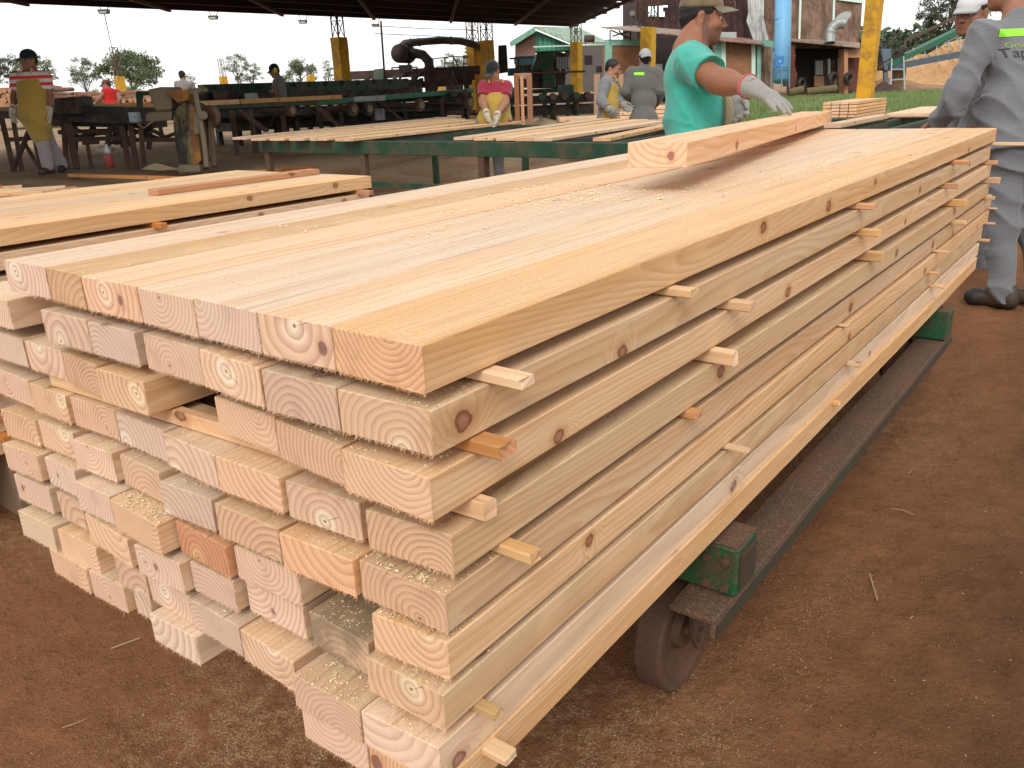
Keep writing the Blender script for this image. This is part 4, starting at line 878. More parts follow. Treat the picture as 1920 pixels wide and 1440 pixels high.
# ------------------------------------------------------------------ green sorting tables with planks
DG = plain('dark_green_steel', (.010,.052,.026), .55, .35, 8, .3, dirt=(.09,.06,.035), dirtamt=.75, dscale=4); DGB = plain('bright_green_steel', (.012,.13,.07), .5, .3, 8, .3, dirt=(.1,.08,.05), dirtamt=.4)
DARKST = plain('dark_oily_steel', (.022,.019,.017), .6, .4, 10, .4, dirt=(.10,.06,.035), dirtamt=.7, dscale=5); BROWNST = plain('brown_rusted_steel', (.085,.048,.032), .75, .4, 9, .4, dirt=(.16,.11,.07), dirtamt=.6)
CHAIN = plain('chain_steel', (.05,.045,.04), .5, .3, 30, .3, metal=.6)
def table(name, x0, x1, y0, y1, z, label, nleg=3, rails=5, mat=DG):
    t = thing(name, (x0, y0, gz(x0, y0)), label, 'sorting table')
    for yy in (y0, y1):
        mb = MB(); mb.box(x0, x1, yy-.04, yy+.04, z-.13, z-.003); mb.build('beam', mat, t, bevel=.004)
    for i in range(rails):
        xx = x0+(x1-x0)*(i+.5)/rails; mb = MB(); mb.box(xx-.03, xx+.03, y0+.045, y1-.045, z-.1, z-.012); r_ = mb.build('rail', mat, t)
        mb = MB(); n_ = int((y1-y0-.12)/.03); vs = []
        for j in range(n_+1):
            h_ = -.001 if j%2 else -.008
            for s_ in (-.02,.02): vs += [(xx+s_, y0+.06+j*.03, z-.0115), (xx+s_, y0+.06+j*.03, z+h_)]
        fs = [(0,1,3,2),(n_*4,n_*4+2,n_*4+3,n_*4+1)]
        for j in range(n_): b = j*4; fs += [(b+1,b+5,b+7,b+3),(b,b+2,b+6,b+4),(b,b+4,b+5,b+1),(b+2,b+3,b+7,b+6)]
        mb.add(vs, fs); mb.build('chain', CHAIN, r_)
    for i in range(nleg):
        xx = x0+(x1-x0)*(i+.06)/(nleg-.88) if nleg > 1 else x0
        for yy in (y0, y1):
            mb = MB(); mb.box(xx-.035, xx+.035, yy-.03, yy+.03, gz(xx,yy)-.05, z-.131); mb.build('leg', BROWNST if yy == y0 else mat, t)
    mb = MB(); mb.bar((x0,y0-.035,z-.42),(x1,y0-.035,z-.42),.03,.05); mb.build('brace', mat, t); return t
table('sorting_table', -8.0, -3.2, 5.95, 8.7, .875, 'long green steel sorting table carrying thin planks, behind the front stack', 4, 8)
table('chain_conveyor', -3.0, -1.0, 7.2, 9.6, .87, 'dark green chain conveyor beyond the far end of the front stack', 3, 6)
PG = 'thin planks on the green sorting table'
rp = random.Random(31)
def ptable(lst, zz, desc):
    n = len(lst)
    for i, (xa,ya,xb,yb,w_) in enumerate(lst):
        a = onz(xa,ya,zz); b = onz(xb,yb,zz); plank('thin_plank', a, b, w_, .028, '%s, %s' % (desc, 'nearest the front stack' if i == n-1 else ORD[i+1]+' from the left'), 'plank', PG, (.97,.95,.9,1), 700+i+int(xa))
ptable([(449,262,830,223,.20),(484,264,845,224,.19),(520,264,862,226,.20),(556,264,880,228,.20),(597,264,930,229,.24),(645,265,968,231,.24)], .88, 'thin plank of the left bunch on the green table')
ptable([(868,263,1130,226,.20),(906,264,1165,227,.20),(948,264,1200,228,.20),(985,265,1222,229,.19),(1018,265,1240,231,.17)], .88, 'thin plank of the right bunch on the green table')
plank('thin_plank', onz(1128,265,.88), onz(1262,236,.88), .15, .028, 'single narrow plank right of the bunches on the green table', 'plank', PG, (.98,.9,.8,1), 770)
plank('thin_plank', onz(1560,240,.89), onz(1652,222,.89), .14, .035, 'narrow pale plank sticking up across the dark chain conveyor', 'plank', None, (1.05,1.03,1,1), 771)
plank('thin_plank', onz(1715,218,.885), onz(1775,204,.885), .55, .03, 'wide whitish plank on the chain conveyor beside the grey sleeve', 'plank', None, (1.15,1.15,1.15,1), 772)
# mounds of sawdust on the floor
def mound(name, c, rx, ry, h, label, seed=0, mat=DUST, cat='sawdust heap'):
    rg = random.Random(seed); mb = MB(); n, m_ = 26, 10; vs = []; fs = []; ph = [rg.random()*6 for _ in range(4)]
    for i in range(m_+1):
        r = i/m_
        for k in range(n):
            t = 2*PI*k/n; w_ = 1+.16*math.sin(2*t+ph[0])+.1*math.sin(3*t+ph[1])+.06*math.sin(5*t+ph[2]); x = c[0]+RH.x*math.cos(t)*rx*r*w_+FH.x*math.sin(t)*ry*r*w_; y = c[1]+RH.y*math.cos(t)*rx*r*w_+FH.y*math.sin(t)*ry*r*w_
            vs.append((x, y, c[2]+h*(math.cos(r*PI)*.5+.5)*(1+.18*math.sin(3*t+ph[3]+r*4))+rg.uniform(-.02,.02)*h-.02*r))
    for i in range(m_):
        for k in range(n): fs.append((i*n+k, (i+1)*n+k, (i+1)*n+(k+1)%n, i*n+(k+1)%n))
    mb.add(vs, fs); return tag(mb.build(name, mat, None, True), label, cat, None, 'stuff')
for i, (px, py, D, rx, ry, h, lb) in enumerate(((530,325,8.4,.75,.45,.09,'low pale sawdust drift under the end of the green table'),(830,352,7.3,.75,.5,.22,'pale heap of sawdust under the green sorting table'),(290,305,11.5,.35,.3,.07,'small sawdust heap under the machine by the red bottle'),(1010,222,17,1.3,.8,.2,'sawdust drift under the dark green machine'))):
    p = at(px,py,D); mound('sawdust_heap', (p.x,p.y,gz(p.x,p.y)-.01), rx, ry, h, lb, i)

# ------------------------------------------------------------------ yellow posts with lattice columns
YEL = plain('worn_yellow_paint', (.62,.33,.018), .75, .22, 5, .35, .01, dirt=(.17,.095,.03), dirtamt=.65, dscale=3.2, fleck=(.2,.13,.05), fleckamt=.35); CONC = plain('dark_concrete', (.075,.062,.05), .9, .3, 7, .5)
LAT = plain('rusty_rebar', (.10,.045,.028), .7, .3, 10, .2)
def post(px, D, label, w=.29, ztop=2.6, lat=.7, lw=.12, base=False):
    p = at(px, 300, D); p = C0+ray(px,150)*D; x, y = p.x, p.y; g = gz(x, y); t = thing('yellow_post', (x,y,g), label, 'post', 'yellow posts of the mill')
    rg = random.Random(int(px)); n = 14; vs = []; fs = []
    for i in range(n+1):
        z = g-.1+(ztop-g+.1)*i/n
        for a, b in ((-1,-1),(0,-1),(1,-1),(1,0),(1,1),(0,1),(-1,1),(-1,0)):
            k = w/2*(1+rg.uniform(-.035,.02)*(abs(a)+abs(b))/2); vs.append((x+a*k, y+b*k, z))
    for i in range(n):
        for j in range(8): fs.append((i*8+j, i*8+(j+1)%8, (i+1)*8+(j+1)%8, (i+1)*8+j))
    fs += [tuple(range(7,-1,-1)), tuple(range(n*8,n*8+8))]
    mb = MB(); mb.add(vs, fs); mb.build('column', YEL, t)
    if base: mb = MB(); mb.box(x-w*.85, x+w*.85, y-w*.85, y+w*.85, g-.1, g+.22); mb.build('base_block', CONC, t, bevel=.02)
    if lat:
        mb = MB(); q = lw; zt = ztop
        cs_ = [(-q,-q),(q,-q),(q,q),(-q,q)]
        for a, b in cs_: mb.bar((x+a,y+b,zt-.001),(x+a,y+b,zt+lat),.022,.022)
        k = max(2, int(lat/.26))
        for i in range(k):
            z0 = zt+lat*i/k; z1 = zt+lat*(i+1)/k
            for (a,b),(c,d) in zip(cs_, cs_[1:]+cs_[:1]):
                mb.bar((x+a,y+b,z0),(x+c,y+d,z1) ,.014,.014) if i%2 == 0 else mb.bar((x+c,y+d,z0),(x+a,y+b,z1),.014,.014)
                mb.bar((x+a,y+b,z1-.01),(x+c,y+d,z1-.01),.012,.012)
        mb.build('lattice_column', LAT, t)
    return t
post(643, 20, 'yellow post standing behind the conveyor with sprocket wheels, topped by thin lattice', lat=.75, lw=.1)
post(1081, 26.6, 'slim yellow post under the far corner of the mill roof', lat=.62)
post(890, 24, 'left one of two adjoining yellow posts behind the man in red', lat=.6); post(916, 23.7, 'right one of two adjoining yellow posts, just behind the man in red', lat=.6)
post(1214, 21, 'yellow post behind the worker in grey cap, topped by dark lattice column', lat=2.4, lw=.16)
post(1625, 15.5, 'big yellow post on a dark base block before the lumber pile on grass', w=.26, lat=1.2, base=True)
post(224, 36, 'far yellow post behind the man in red tank top', lat=1.2, ztop=2.42, w=.32); post(419, 50, 'tiny far yellow post left of the man with ear muffs', w=.36, ztop=2.62, lat=1.0); post(583, 52, 'tiny far yellow post right of the man with ear muffs', w=.36, ztop=2.55, lat=0)

# ------------------------------------------------------------------ roof of the mill
ROOFM = plain('rusty_roof_sheet', (.22,.115,.08), .8, .35, 3, .3, stretch=(1,1,1), dirt=(.09,.05,.035), dirtamt=.6, dscale=1.2); BEAM = plain('dark_roof_timber', (.04,.025,.018), .8, .3, 6, .3)
rc_ = at(1080,52,26.6)+V(0,0,.17); ZR = rc_.z; rl = onz(0,8,ZR-.17)+V(0,0,.17); rr = onz(1191,4,ZR-.17)+V(0,0,.17)
el = (rl-rc_); el_u = el.normalized(); er = rr-rc_; er_u = er.normalized(); Lw = el.length*1.35; Dp = 12.0
roof = thing('mill_roof', rc_, 'rusty sheet-metal roof of the open sawmill seen from below', 'roof')
mb = MB(); nn = 90; vs = []; fs = []
for j in range(2):
    for i in range(nn*2+1):
        u = i/(nn*2); 
        vs.append(rc_+er_u*(Dp*u)+el_u*(Lw*j)+V(0,0,.03*(1 if i%2 else -1)+.05+.0*u))
m_ = nn*2+1; vs += [p+V(0,0,.012) for p in vs]
for i in range(nn*2): fs += [(i,i+1,m_+i+1,m_+i), (2*m_+i,3*m_+i,3*m_+i+1,2*m_+i+1), (i,2*m_+i,2*m_+i+1,i+1), (m_+i,m_+i+1,3*m_+i+1,3*m_+i)]
mb.add(vs, fs); mb.build('roof_sheet', ROOFM, roof)
for d_ in (.12, 1.6, 3.2, 4.8, 6.4, 8.0, 10.0): mb = MB(); mb.bar(rc_+er_u*d_-V(0,0,.08), rc_+er_u*d_+el_u*Lw-V(0,0,.08), .10, .14); mb.build('purlin', BEAM, roof)
for k in range(9):
    o_ = rc_+el_u*(Lw*(k+.15)/8.6); mb = MB(); mb.bar(o_+er_u*.3-V(0,0,.18), o_+er_u*Dp-V(0,0,.18), .06, .06); mb.build('rafter', LAT, roof)
LAMPM = plain('lamp_housing', (.10,.10,.11), .5, .2); LGLASS = plain('lamp_glass', (.45,.45,.43), .2, .05)
for px, py, nm in ((195,22,'nearest the striped shirt'),(400,33,'second from left'),(568,41,'left of the lattice post'),(704,48,'beside the thin pole')):
    r_ = onz(px, py-14, ZR-.02); D_ = (r_-C0).dot(FWD); p = at(px,py,D_); t = thing('flood_lamp', p, 'small flood lamp hanging under the roof edge, '+nm, 'lamp', 'flood lamps under the roof edge')
    mb = MB(); mb.obox(p, RH*.085, FH*.06, V(0,0,.04), 0, 1.2); mb.build('housing', LAMPM, t); mb = MB(); mb.obox(p-FH*.064-V(0,0,.005), RH*.07, FH*.003, V(0,0,.03)); mb.build('glass', LGLASS, t)
    mb = MB(); mb.bar(p+RH*.07+V(0,0,.04), r_+RH*.12, .012, .012); mb.bar(p-RH*.05+V(0,0,.04), r_-RH*.1, .012, .012); mb.build('bracket', LAMPM, t)
    if px == 195: mb = MB(); mb.tube([p-V(0,0,.04), at(222,148,36)], .010, 5); mb.build('hanging_wire', LAMPM, t)
mb = MB(); mb.tube([at(714,40,21), at(721,142,20)], .025, 6); t_ = mb.build('thin_pole', LAT); tag(t_, 'thin dark pole with a cross arm between yellow posts, under the roof edge', 'pole')
for i, (a, b, c) in enumerate((((700,48),(800,54),(892,56)),((703,63),(800,67),(892,72)))):
    mb = MB(); mb.tube([at(*a,21), at(*b,22), at(*c,24)], .009, 5); tag(mb.build('overhead_wire', LAT), '%s dark overhead wire strung from the thin pole to the yellow posts' % ('upper','lower')[i], 'wire')

# ------------------------------------------------------------------ long conveyor, saw and machines
def Dc(px): return 1/(1/12+(1/19-1/12)*(px-145)/740)
def onc(px, py, dd=0): return at(px, py, Dc(px)+dd)
cv = thing('log_conveyor', onz(400,300,.4), 'long green and rusty conveyor with sprocket wheels and slanting chutes', 'conveyor')
mb = MB(); mb.bar(onc(590,193), onc(884,170), .12, .10); mb.build('side_beam', DGB, cv, bevel=.003)
mb = MB(); mb.bar(onc(150,211), onc(590,193), .12, .07); mb.build('side_beam', DG, cv, bevel=.003)
mb = MB(); mb.bar(onc(378,170,2.4), onc(760,157,2.4), .25, .22); mb.build('back_beam', DG, cv)
mb = MB(); mb.bar(onc(330,184,2.2), onc(790,172,2.2), .1, .16); mb.build('back_panel', DARKST, cv)
mb = MB(); mb.bar(onc(150,221,.3), onc(700,206,.3), .3, .12); mb.build('lower_beam', DARKST, cv)
for i,(a,b) in enumerate((((150,205),(300,202)),((300,203),(448,195)),((450,195),(520,192)),((522,192),(590,188.5)),((590,188.5),(640,186)))):
    pass
for px, py, r, mt in ((545,207,.105,BROWNST),(661,204,.135,BROWNST),(690,204,.135,DARKST),(787,197,.135,BROWNST),(879,192,.16,BROWNST)):
    c = onc(px,py,-.45); mb = MB(); n = 28; ax = RH
    vs = []; fs = []
    for s_ in (-1,1):
        for i in range(n*2):
            t = PI*i/n; q = r*(1.0 if i%2 else .9); vs.append(c+ax*.03*s_+FH*math.cos(t+.6)*q*.9+RH*math.cos(t+.6)*q*.55+V(0,0,math.sin(t+.6)*q)-RH*0)
    m_ = n*2; fs = [tuple(range(m_-1,-1,-1)), tuple(range(m_,2*m_))]+[(i,(i+1)%m_,(i+1)%m_+m_,i+m_) for i in range(m_)]
    mb.add(vs, fs); g = mb.build('sprocket', mt, cv); mb = MB(); mb.tube([c-RH*.06+FH*.04, c+RH*.05-FH*.04], r*.55, 16); mb.build('hub', plain('dusty_hub',(.26,.19,.11),.9) if px == 545 else bpy.data.materials['dusty_hub'], g)
    mb = MB(); mb.tube([c-RH*.05, at(px-75,py+.5,Dc(px)-.3)], .055, 10); mb.build('shaft', BROWNST, cv)
for (xa,ya,xb,yb) in ((592,198,640,240),(716,193,768,236),(448,206,500,246)):
    a = onc(xa,ya,-.5); b = onc(xb,yb,-.9); mb = MB(); mb.bar(a,b,.16,.03); mb.build('chute', BROWNST, cv)
for px in (435,470,530,600,640,700,760,830,868):
    p = onc(px,215,-.1); mb = MB(); mb.box(-.035,.035,-.035,.035,gz(p.x,p.y)-.05,1.14,0,RH,FH,(p.x,p.y,0)); mb.build('leg', BROWNST if px%20 else DARKST, cv)
for (xa,xb,y_) in ((410,560,222),(560,720,218),(720,880,208)):
    mb = MB(); mb.bar(onc(xa,y_,.4), onc(xb,y_-5,.4), .06, .05); mb.build('brace', DARKST, cv)
mb = MB(); mb.bar(onc(420,228,1.2), onc(800,212,1.2), .5, .35); mb.build('under_tray', DARKST, cv)
for i,(a,b,tn) in enumerate((((150,206),(285,202),1),((365,199),(446,195),1),((448,195),(518,191.5),.95),((520,191.5),(638,185.5),1))):
    p = onc(*a,-.06); q = onc(*b,-.06); plank('long_board', p, q, .12, .075, 'tan board on edge along the conveyor, '+ORD[i+1]+' from the left', 'board', 'boards lying along the conveyor', (.95,.80,.55,1), 800+i)
rgc = random.Random(19)
for i in range(46):
    px = rgc.uniform(405, 880); dd = rgc.uniform(.2, 2.2); y0 = rgc.uniform(196, 212)-(px-400)*.02; k = rgc.random(); mt_ = rgc.choice([DARKST, DARKST, BROWNST, DG])
    mb = MB()
    if k < .45: mb.bar(onc(px,y0,dd), onc(px+rgc.uniform(-12,12),y0+rgc.uniform(18,40),dd), rgc.uniform(.04,.1), .05); nm_ = 'strut'
    elif k < .75: mb.tube([onc(px,y0+14,dd), onc(px+rgc.uniform(30,80),y0+11+rgc.uniform(-2,3),dd)], rgc.uniform(.03,.06), 8); nm_ = 'pipe'
    elif k < .9: c = onc(px,y0+12,dd); mb.tube([c-RH*.16, c+RH*.16], rgc.uniform(.09,.14), 14); nm_ = 'motor'
    else: c = onc(px,y0+14,dd); mb.obox(c, RH*rgc.uniform(.12,.22), FH*.12, V(0,0,rgc.uniform(.1,.2))); nm_ = 'gearbox'
    mb.build(nm_, mt_, cv)
for i in range(16):
    px = 400+i*30; c = onc(px, 163.5-(px-400)*.034, 2.28); mb = MB(); mb.obox(c, RH*.05, FH*.05, V(0,0,.05)); mb.build('stop_dog', DARKST, cv)
def cabinet(px0,py0,px1,py1,D,mat,label,dep=.3,name='control_box'):
    a = at(px0,py1,D); b = at(px1,py0,D); w_ = (b-a).dot(RH); h = (b-a).z; t = thing(name, a, label, 'cabinet'); mb = MB(); mb.box(0,w_,0,dep,0,max(.05,h),0,RH,FH,a); mb.build('body', mat, t, bevel=.006)
    mb = MB(); mb.box(w_*.1,w_*.9,-.012,-.001,h*.08,h*.92,0,RH,FH,a); d_ = mb.build('door', mat, t, bevel=.003); mb = MB(); mb.box(w_*.78,w_*.84,-.025,-.0125,h*.45,h*.6,0,RH,FH,a); mb.build('handle', DARKST, d_); return t
PGREY = plain('pale_grey_paint', (.34,.37,.38), .6, .12, 8, .2, dirt=(.2,.17,.13), dirtamt=.4); BOXB = plain('pale_blue_grey_paint', (.26,.33,.34), .5, .12, 8, .2)
cabinet(664,179,716,191,15.2,PGREY,'low pale grey cabinet beside the middle yellow post',.5); cabinet(700,204,718,226,16.5,PGREY,'grey cabinet standing under the conveyor'); cabinet(460,174,476,191,14.6,PGREY,'small grey box left of the man with ear muffs')
cabinet(243,210,258,230,10.6,BOXB,'pale blue-grey switch box on the table legs near the red bottle',.12)
# dusty saw with curved guard
DUSTM = plain('dust_caked_steel', (.19,.155,.10), .9, .35, 6, .5, .01, dirt=(.09,.07,.05), dirtamt=.6, dscale=3); BLK = plain('black_dusty_guard', (.018,.017,.016), .8, .5, 6, .4, dirt=(.34,.25,.10), dirtamt=.55, dscale=2.2, stretch=(3,3,.6)); ORG = plain('rusty_orange_plate', (.20,.085,.03), .8, .4, 6, .4, dirt=(.5,.25,.02), dirtamt=.5, dscale=4)
DS = 10.6; sw = thing('dusty_saw', at(350,322,DS), 'dust-caked saw with curved black guard and tan hopper', 'saw machine')
def pp(pts, D=DS): return [at(x,y,D) for x,y in pts]
mb = MB(); mb.prism(pp([(324,222),(330,203),(345,191),(360,197),(367,211),(372,262),(377,300),(371,308),(338,310),(333,296),(327,262)]), FH*.5); mb.build('guard', BLK, sw, bevel=.01)
mb = MB(); mb.prism(pp([(360,197),(367,211),(372,262),(377,300),(371,308),(362,308),(361,262),(358,212)], DS-.012), FH*.011); mb.build('guard_edge', ORG, sw)
mb = MB(); mb.prism(pp([(275,168),(300,163),(318,163),(322,178),(320,207),(290,208),(285,190)]), FH*.45); mb.build('hopper', DUSTM, sw, bevel=.02)
mb = MB(); mb.prism(pp([(280,210),(322,208),(322,226),(273,228),(272,215)], DS+.05), FH*.35); mb.build('tray', DUSTM, sw, bevel=.01)
mb = MB(); mb.prism(pp([(310,170),(352,167),(353,180),(348,189),(332,192),(318,180)], DS-.05), FH*.3); mb.build('cover_plate', ORG, sw, bevel=.006)
mb = MB(); mb.prism(pp([(350,168),(374,164),(376,172),(366,178),(352,178)], DS-.02), FH*.3); mb.build('head', DUSTM, sw, bevel=.01)
mb = MB(); mb.tube(pp([(366,172),(371,200),(376,228),(382,262),(388,314)], DS-.1), .032, 8); mb.build('arm', DUSTM, sw)
mb = MB(); mb.tube([at(381,216,DS-.16), at(381,216,DS+.02)], .055, 14); mb.build('bearing', DUSTM, sw)
mb = MB(); c = at(396,218,DS+.1); mb.tube([c-RH*.02-FH*.03, c+RH*.02+FH*.03], .14, 24); mb.build('wheel', BROWNST, sw)
for a, b in (((395,225),(402,312)),((384,230),(386,316)),((370,225),(369,250))): mb = MB(); mb.bar(at(*a,DS+.1), at(*b,DS+.1), .06, .06); mb.build('leg', BROWNST, sw)
mb = MB(); mb.prism(pp([(335,309),(364,309),(374,309),(376,322),(336,325),(331,318)], DS-.05), FH*.5); mb.build('foot_block', DUSTM, sw, bevel=.01)
mb = MB(); mb.prism(pp([(361,212),(372,212),(374,252),(363,252)], DS-.1), FH*.1); mb.build('cylinder_cover', DUSTM, sw, bevel=.01)
mb = MB(); mb.tube([at(258,232,DS)] + pp([(270,240),(280,232),(288,226)]), .012, 6); mb.build('cable', DUSTM, sw)
# infeed table by the man in the striped shirt
it = thing('infeed_table', at(80,310,11.6), 'rough timber and steel infeed table behind the man in striped shirt', 'table')
mb = MB(); mb.bar(at(-30,214,11.7), at(100,213,11.7), .3, .12); mb.build('green_beam', DG, it); mb = MB(); mb.bar(at(-30,205,11.5), at(120,203,11.5), .25, .05); mb.build('top_board', plain('worn_tan_timber',(.28,.19,.11),.85,.3,9,.3), it)
mb = MB(); mb.bar(at(140,212,11.6), at(290,217,11.6), .4, .22); mb.build('bed', DARKST, it); mb = MB(); mb.bar(at(100,222,11.9), at(300,227,11.9), .5, .18); mb.build('under_bed', DARKST, it)
for (a,b,w_) in (((3,222),(22,302),.10),((25,225),(34,290),.08),((54,246),(20,312),.07),((46,268),(72,302),.06),((125,222),(142,306),.14),((118,226),(122,300),.08),((163,265),(171,312),.07),((226,222),(243,318),.10),((243,226),(256,315),.10),((262,226),(268,300),.08),((60,250),(68,278),.05)):
    pa = at(*a,11.6); pb = at(*b,11.4); pb.z = gz(pb.x,pb.y)-.02; mb = MB(); mb.bar(pa, pb, w_*.72, w_*.72); mb.build('leg', BROWNST, it)
for (a,b) in (((15,262),(75,258)),((140,262),(235,258)),((240,262),(330,262)),((155,268),(185,266)),((110,248),(230,244))): mb = MB(); mb.bar(at(*a,11.9), at(*b,11.9), .05, .06); mb.build('stretcher', BROWNST, it)
mb = MB(); mb.prism([at(x,y,11.2) for x,y in ((101,185),(141,181),(146,214),(101,216))], FH*.5); tag(mb.build('dark_metal_box', DARKST, bevel=.01), 'dark metal box on the infeed table right of the man in striped shirt', 'box')
mb = MB(); mb.prism([at(x,y,11.8) for x,y in ((254,174),(258,171),(279,171),(280,178),(264,179),(262,202),(256,203))], FH*.1); tag(mb.build('guard_arch', DG, bevel=.005), 'small dark green arch frame left of the tan saw hopper', 'guard')
for i in range(22):
    px = rgc.uniform(100, 330); y0 = rgc.uniform(222, 240); mb = MB(); dd = rgc.uniform(12, 13.5)
    if i%2: mb.bar(at(px,y0,dd), at(px+rgc.uniform(-8,8),y0+rgc.uniform(25,50),dd), .06, .06)
    else: mb.bar(at(px,y0+rgc.uniform(0,35),dd), at(px+rgc.uniform(30,70),y0+rgc.uniform(5,30),dd), .05, .05)
    mb.build('strut', rgc.choice([DARKST, BROWNST]), it)
# darker machine rows further back
for (lb, D, x0, x1, y0, y1, n_) in (('long dark roller bed behind the conveyor between the yellow posts', 18.5, 566, 884, 186, 205, 15), ('dark roller bed in the far left of the mill behind the saw', 15.5, 395, 560, 196, 222, 9), ('dark roller bed beyond the man in raspberry T-shirt', 17, 940, 1112, 184, 206, 8)):
    t = thing('roller_bed', at((x0+x1)/2, y1+15, D), lb, 'roller bed'); sl_ = -.04*(x1-x0)
    mb = MB(); mb.bar(at(x0,y0+6,D), at(x1,y0+6+sl_,D), .25, .16); mb.build('frame', DARKST, t)
    mb = MB(); mb.bar(at(x0,y1+4,D+.3), at(x1,y1+4+sl_,D+.3), .3, .20); mb.build('lower_frame', DARKST, t)
    for i in range(n_):
        u = (i+.5)/n_; px = x0+(x1-x0)*u; yy = y0+sl_*u; mb = MB(); c = at(px,yy+1,D-.1); mb.tube([c-FH*.22, c+FH*.22], .07, 10); mb.build('roller', BROWNST if i%3 else DG, t)
        if i%2 == 0: a = at(px,yy+8,D); mb = MB(); mb.bar(a, V(a.x,a.y,gz(a.x,a.y)-.05), .09, .09); mb.build('leg', DARKST, t)
        if i%4 == 1: c = at(px+rgc.uniform(-4,4),yy-5,D+.4); mb = MB(); mb.obox(c, RH*rgc.uniform(.1,.22), FH*.15, V(0,0,rgc.uniform(.08,.2))); mb.build('guard_box', rgc.choice([DARKST, DG, BROWNST]), t)
# red bottle
bt = thing('bottle', at(207,313,10.3), 'red plastic bottle with clear top standing on the mill floor', 'bottle')
p = at(207,314,10.3); mb = MB(); mb.tube([p, p+V(0,0,.02), p+V(0,0,.15), p+V(0,0,.165)], [.045,.05,.05,.046], 14); mb.build('red_body', plain('red_plastic',(.25,.03,.02),.35,.25), bt, True); mb = MB(); mb.tube([p+V(0,0,.166), p+V(0,0,.21), p+V(0,0,.25), p+V(0,0,.28)], [.046,.042,.018,.016], 14); mb.build('clear_top', plain('clear_plastic',(.35,.37,.38),.15,.1), bt, True)
p = at(183,292,11.2); mb = MB(); mb.prism([at(x,y,11.3) for x,y in ((174,275),(200,276),(200,288),(182,287),(175,283))], FH*.25); tag(mb.build('paper_sack', plain('pale_sack',(.38,.35,.28),.9,.2,6,.5), bevel=.03), 'pale sack lying under the infeed table behind the red bottle', 'sack')
# dust extractor with ducts
DUCT = plain('grey_brown_duct', (.085,.068,.055), .55, .3, 5, .25, dirt=(.15,.10,.07), dirtamt=.5); FANM = plain('dark_fan_steel', (.045,.03,.026), .6, .4, 6, .3, dirt=(.12,.05,.03), dirtamt=.6)
ex = thing('dust_extractor', at(760,140,22), 'big grey-brown extractor fan with curved ducts behind the middle yellow post', 'duct fan')
mb = MB(); c = at(757,101,22); mb.tube([c-FH*.28-RH*.1, c+FH*.28+RH*.1], .235, 24); mb.build('fan_housing', FANM, ex, True)
mb = MB(); mb.tube([at(752,90,22), at(760,82,22), at(772,80,22), at(800,77.5,22.3), at(830,75.5,22.6), at(862,77,23), at(885,82,23.3), at(900,89,23.6)], [.12,.11,.10,.095,.1,.095,.1,.1], 16); mb.build('main_duct', DUCT, ex, True)
for px, py in ((770,80),(786,79),(846,76)): mb = MB(); c = at(px,py,22.4); mb.tube([c-RH*.02,c+RH*.02], .115, 18); mb.build('flange', DUCT, ex)
mb = MB(); mb.tube([at(768,104,21.9), at(780,100,21.9), at(793,103,21.9), at(803,114,21.9), at(807,132,21.9)], .125, 16); mb.build('return_duct', FANM, ex, True)
mb = MB(); mb.box(-.16,.16,-.2,.2,-.18,.0,0,RH,FH,at(760,122,22)); mb.build('outlet', DUCT, ex)
mb = MB(); 
for (a,b) in (((735,127),(782,126)),((735,127),(735,140)),((782,126),(782,140)),((750,127),(750,140)),((768,127),(768,140))): mb.bar(at(*a,22), at(*b,22), .035, .035)
mb.build('stand', FANM, ex)
# log deck frame behind
ld = thing('log_deck', at(770,170,23), 'rust-red steel log deck frame behind the green conveyor beam', 'machine frame')
for (a,b,w_,mt) in (((655,142),(900,131),.22,FANM),((660,168),(885,152),.18,FANM),((795,130),(860,134),.14,FANM),((800,148),(890,143),.2,LAT),((660,157),(790,152),.1,DARKST)): mb = MB(); mb.bar(at(*a,23), at(*b,23), w_, w_); mb.build('girder', mt, ld)
for (a,b,w_) in (((672,165),(698,140),.1),((690,168),(716,142),.07),((742,160),(768,118),.05),((760,168),(810,116),.06),((700,140),(705,170),.12),((722,140),(722,172),.12),((740,143),(742,172),.12),((775,140),(778,170),.14),((800,138),(803,170),.16),((850,135),(860,160),.12),((870,135),(875,165),.12),((840,150),(858,165),.08)): mb = MB(); mb.bar(at(*a,22.8), at(*b,22.8), w_, w_); mb.build('strut', FANM if w_ > .08 else BROWNST, ld)
mb = MB(); mb.prism([at(x,y,22.5) for x,y in ((700,130),(719,128),(720,153),(701,154))], FH*.3); mb.build('motor_box', DG, ld, bevel=.02)
for px, py in ((735,158),(756,160),(782,158),(812,163)): mb = MB(); c = at(px,py,22.6); mb.tube([c-FH*.1,c+FH*.1], .14, 16); mb.build('roller', DARKST, ld)
ra = thing('railing', at(845,130,23.5), 'thin steel railing on the platform beside the extractor duct', 'railing')
mb = MB()
for (a,b) in (((806,111),(850,106)),((850,106),(880,107)),((812,111),(812,137)),((834,110),(834,140)),((850,106),(850,140)),((870,107),(870,140)),((850,106),(866,140))): mb.bar(at(*a,23.5), at(*b,23.5), .03, .03)
mb.build('rails', LAT, ra)
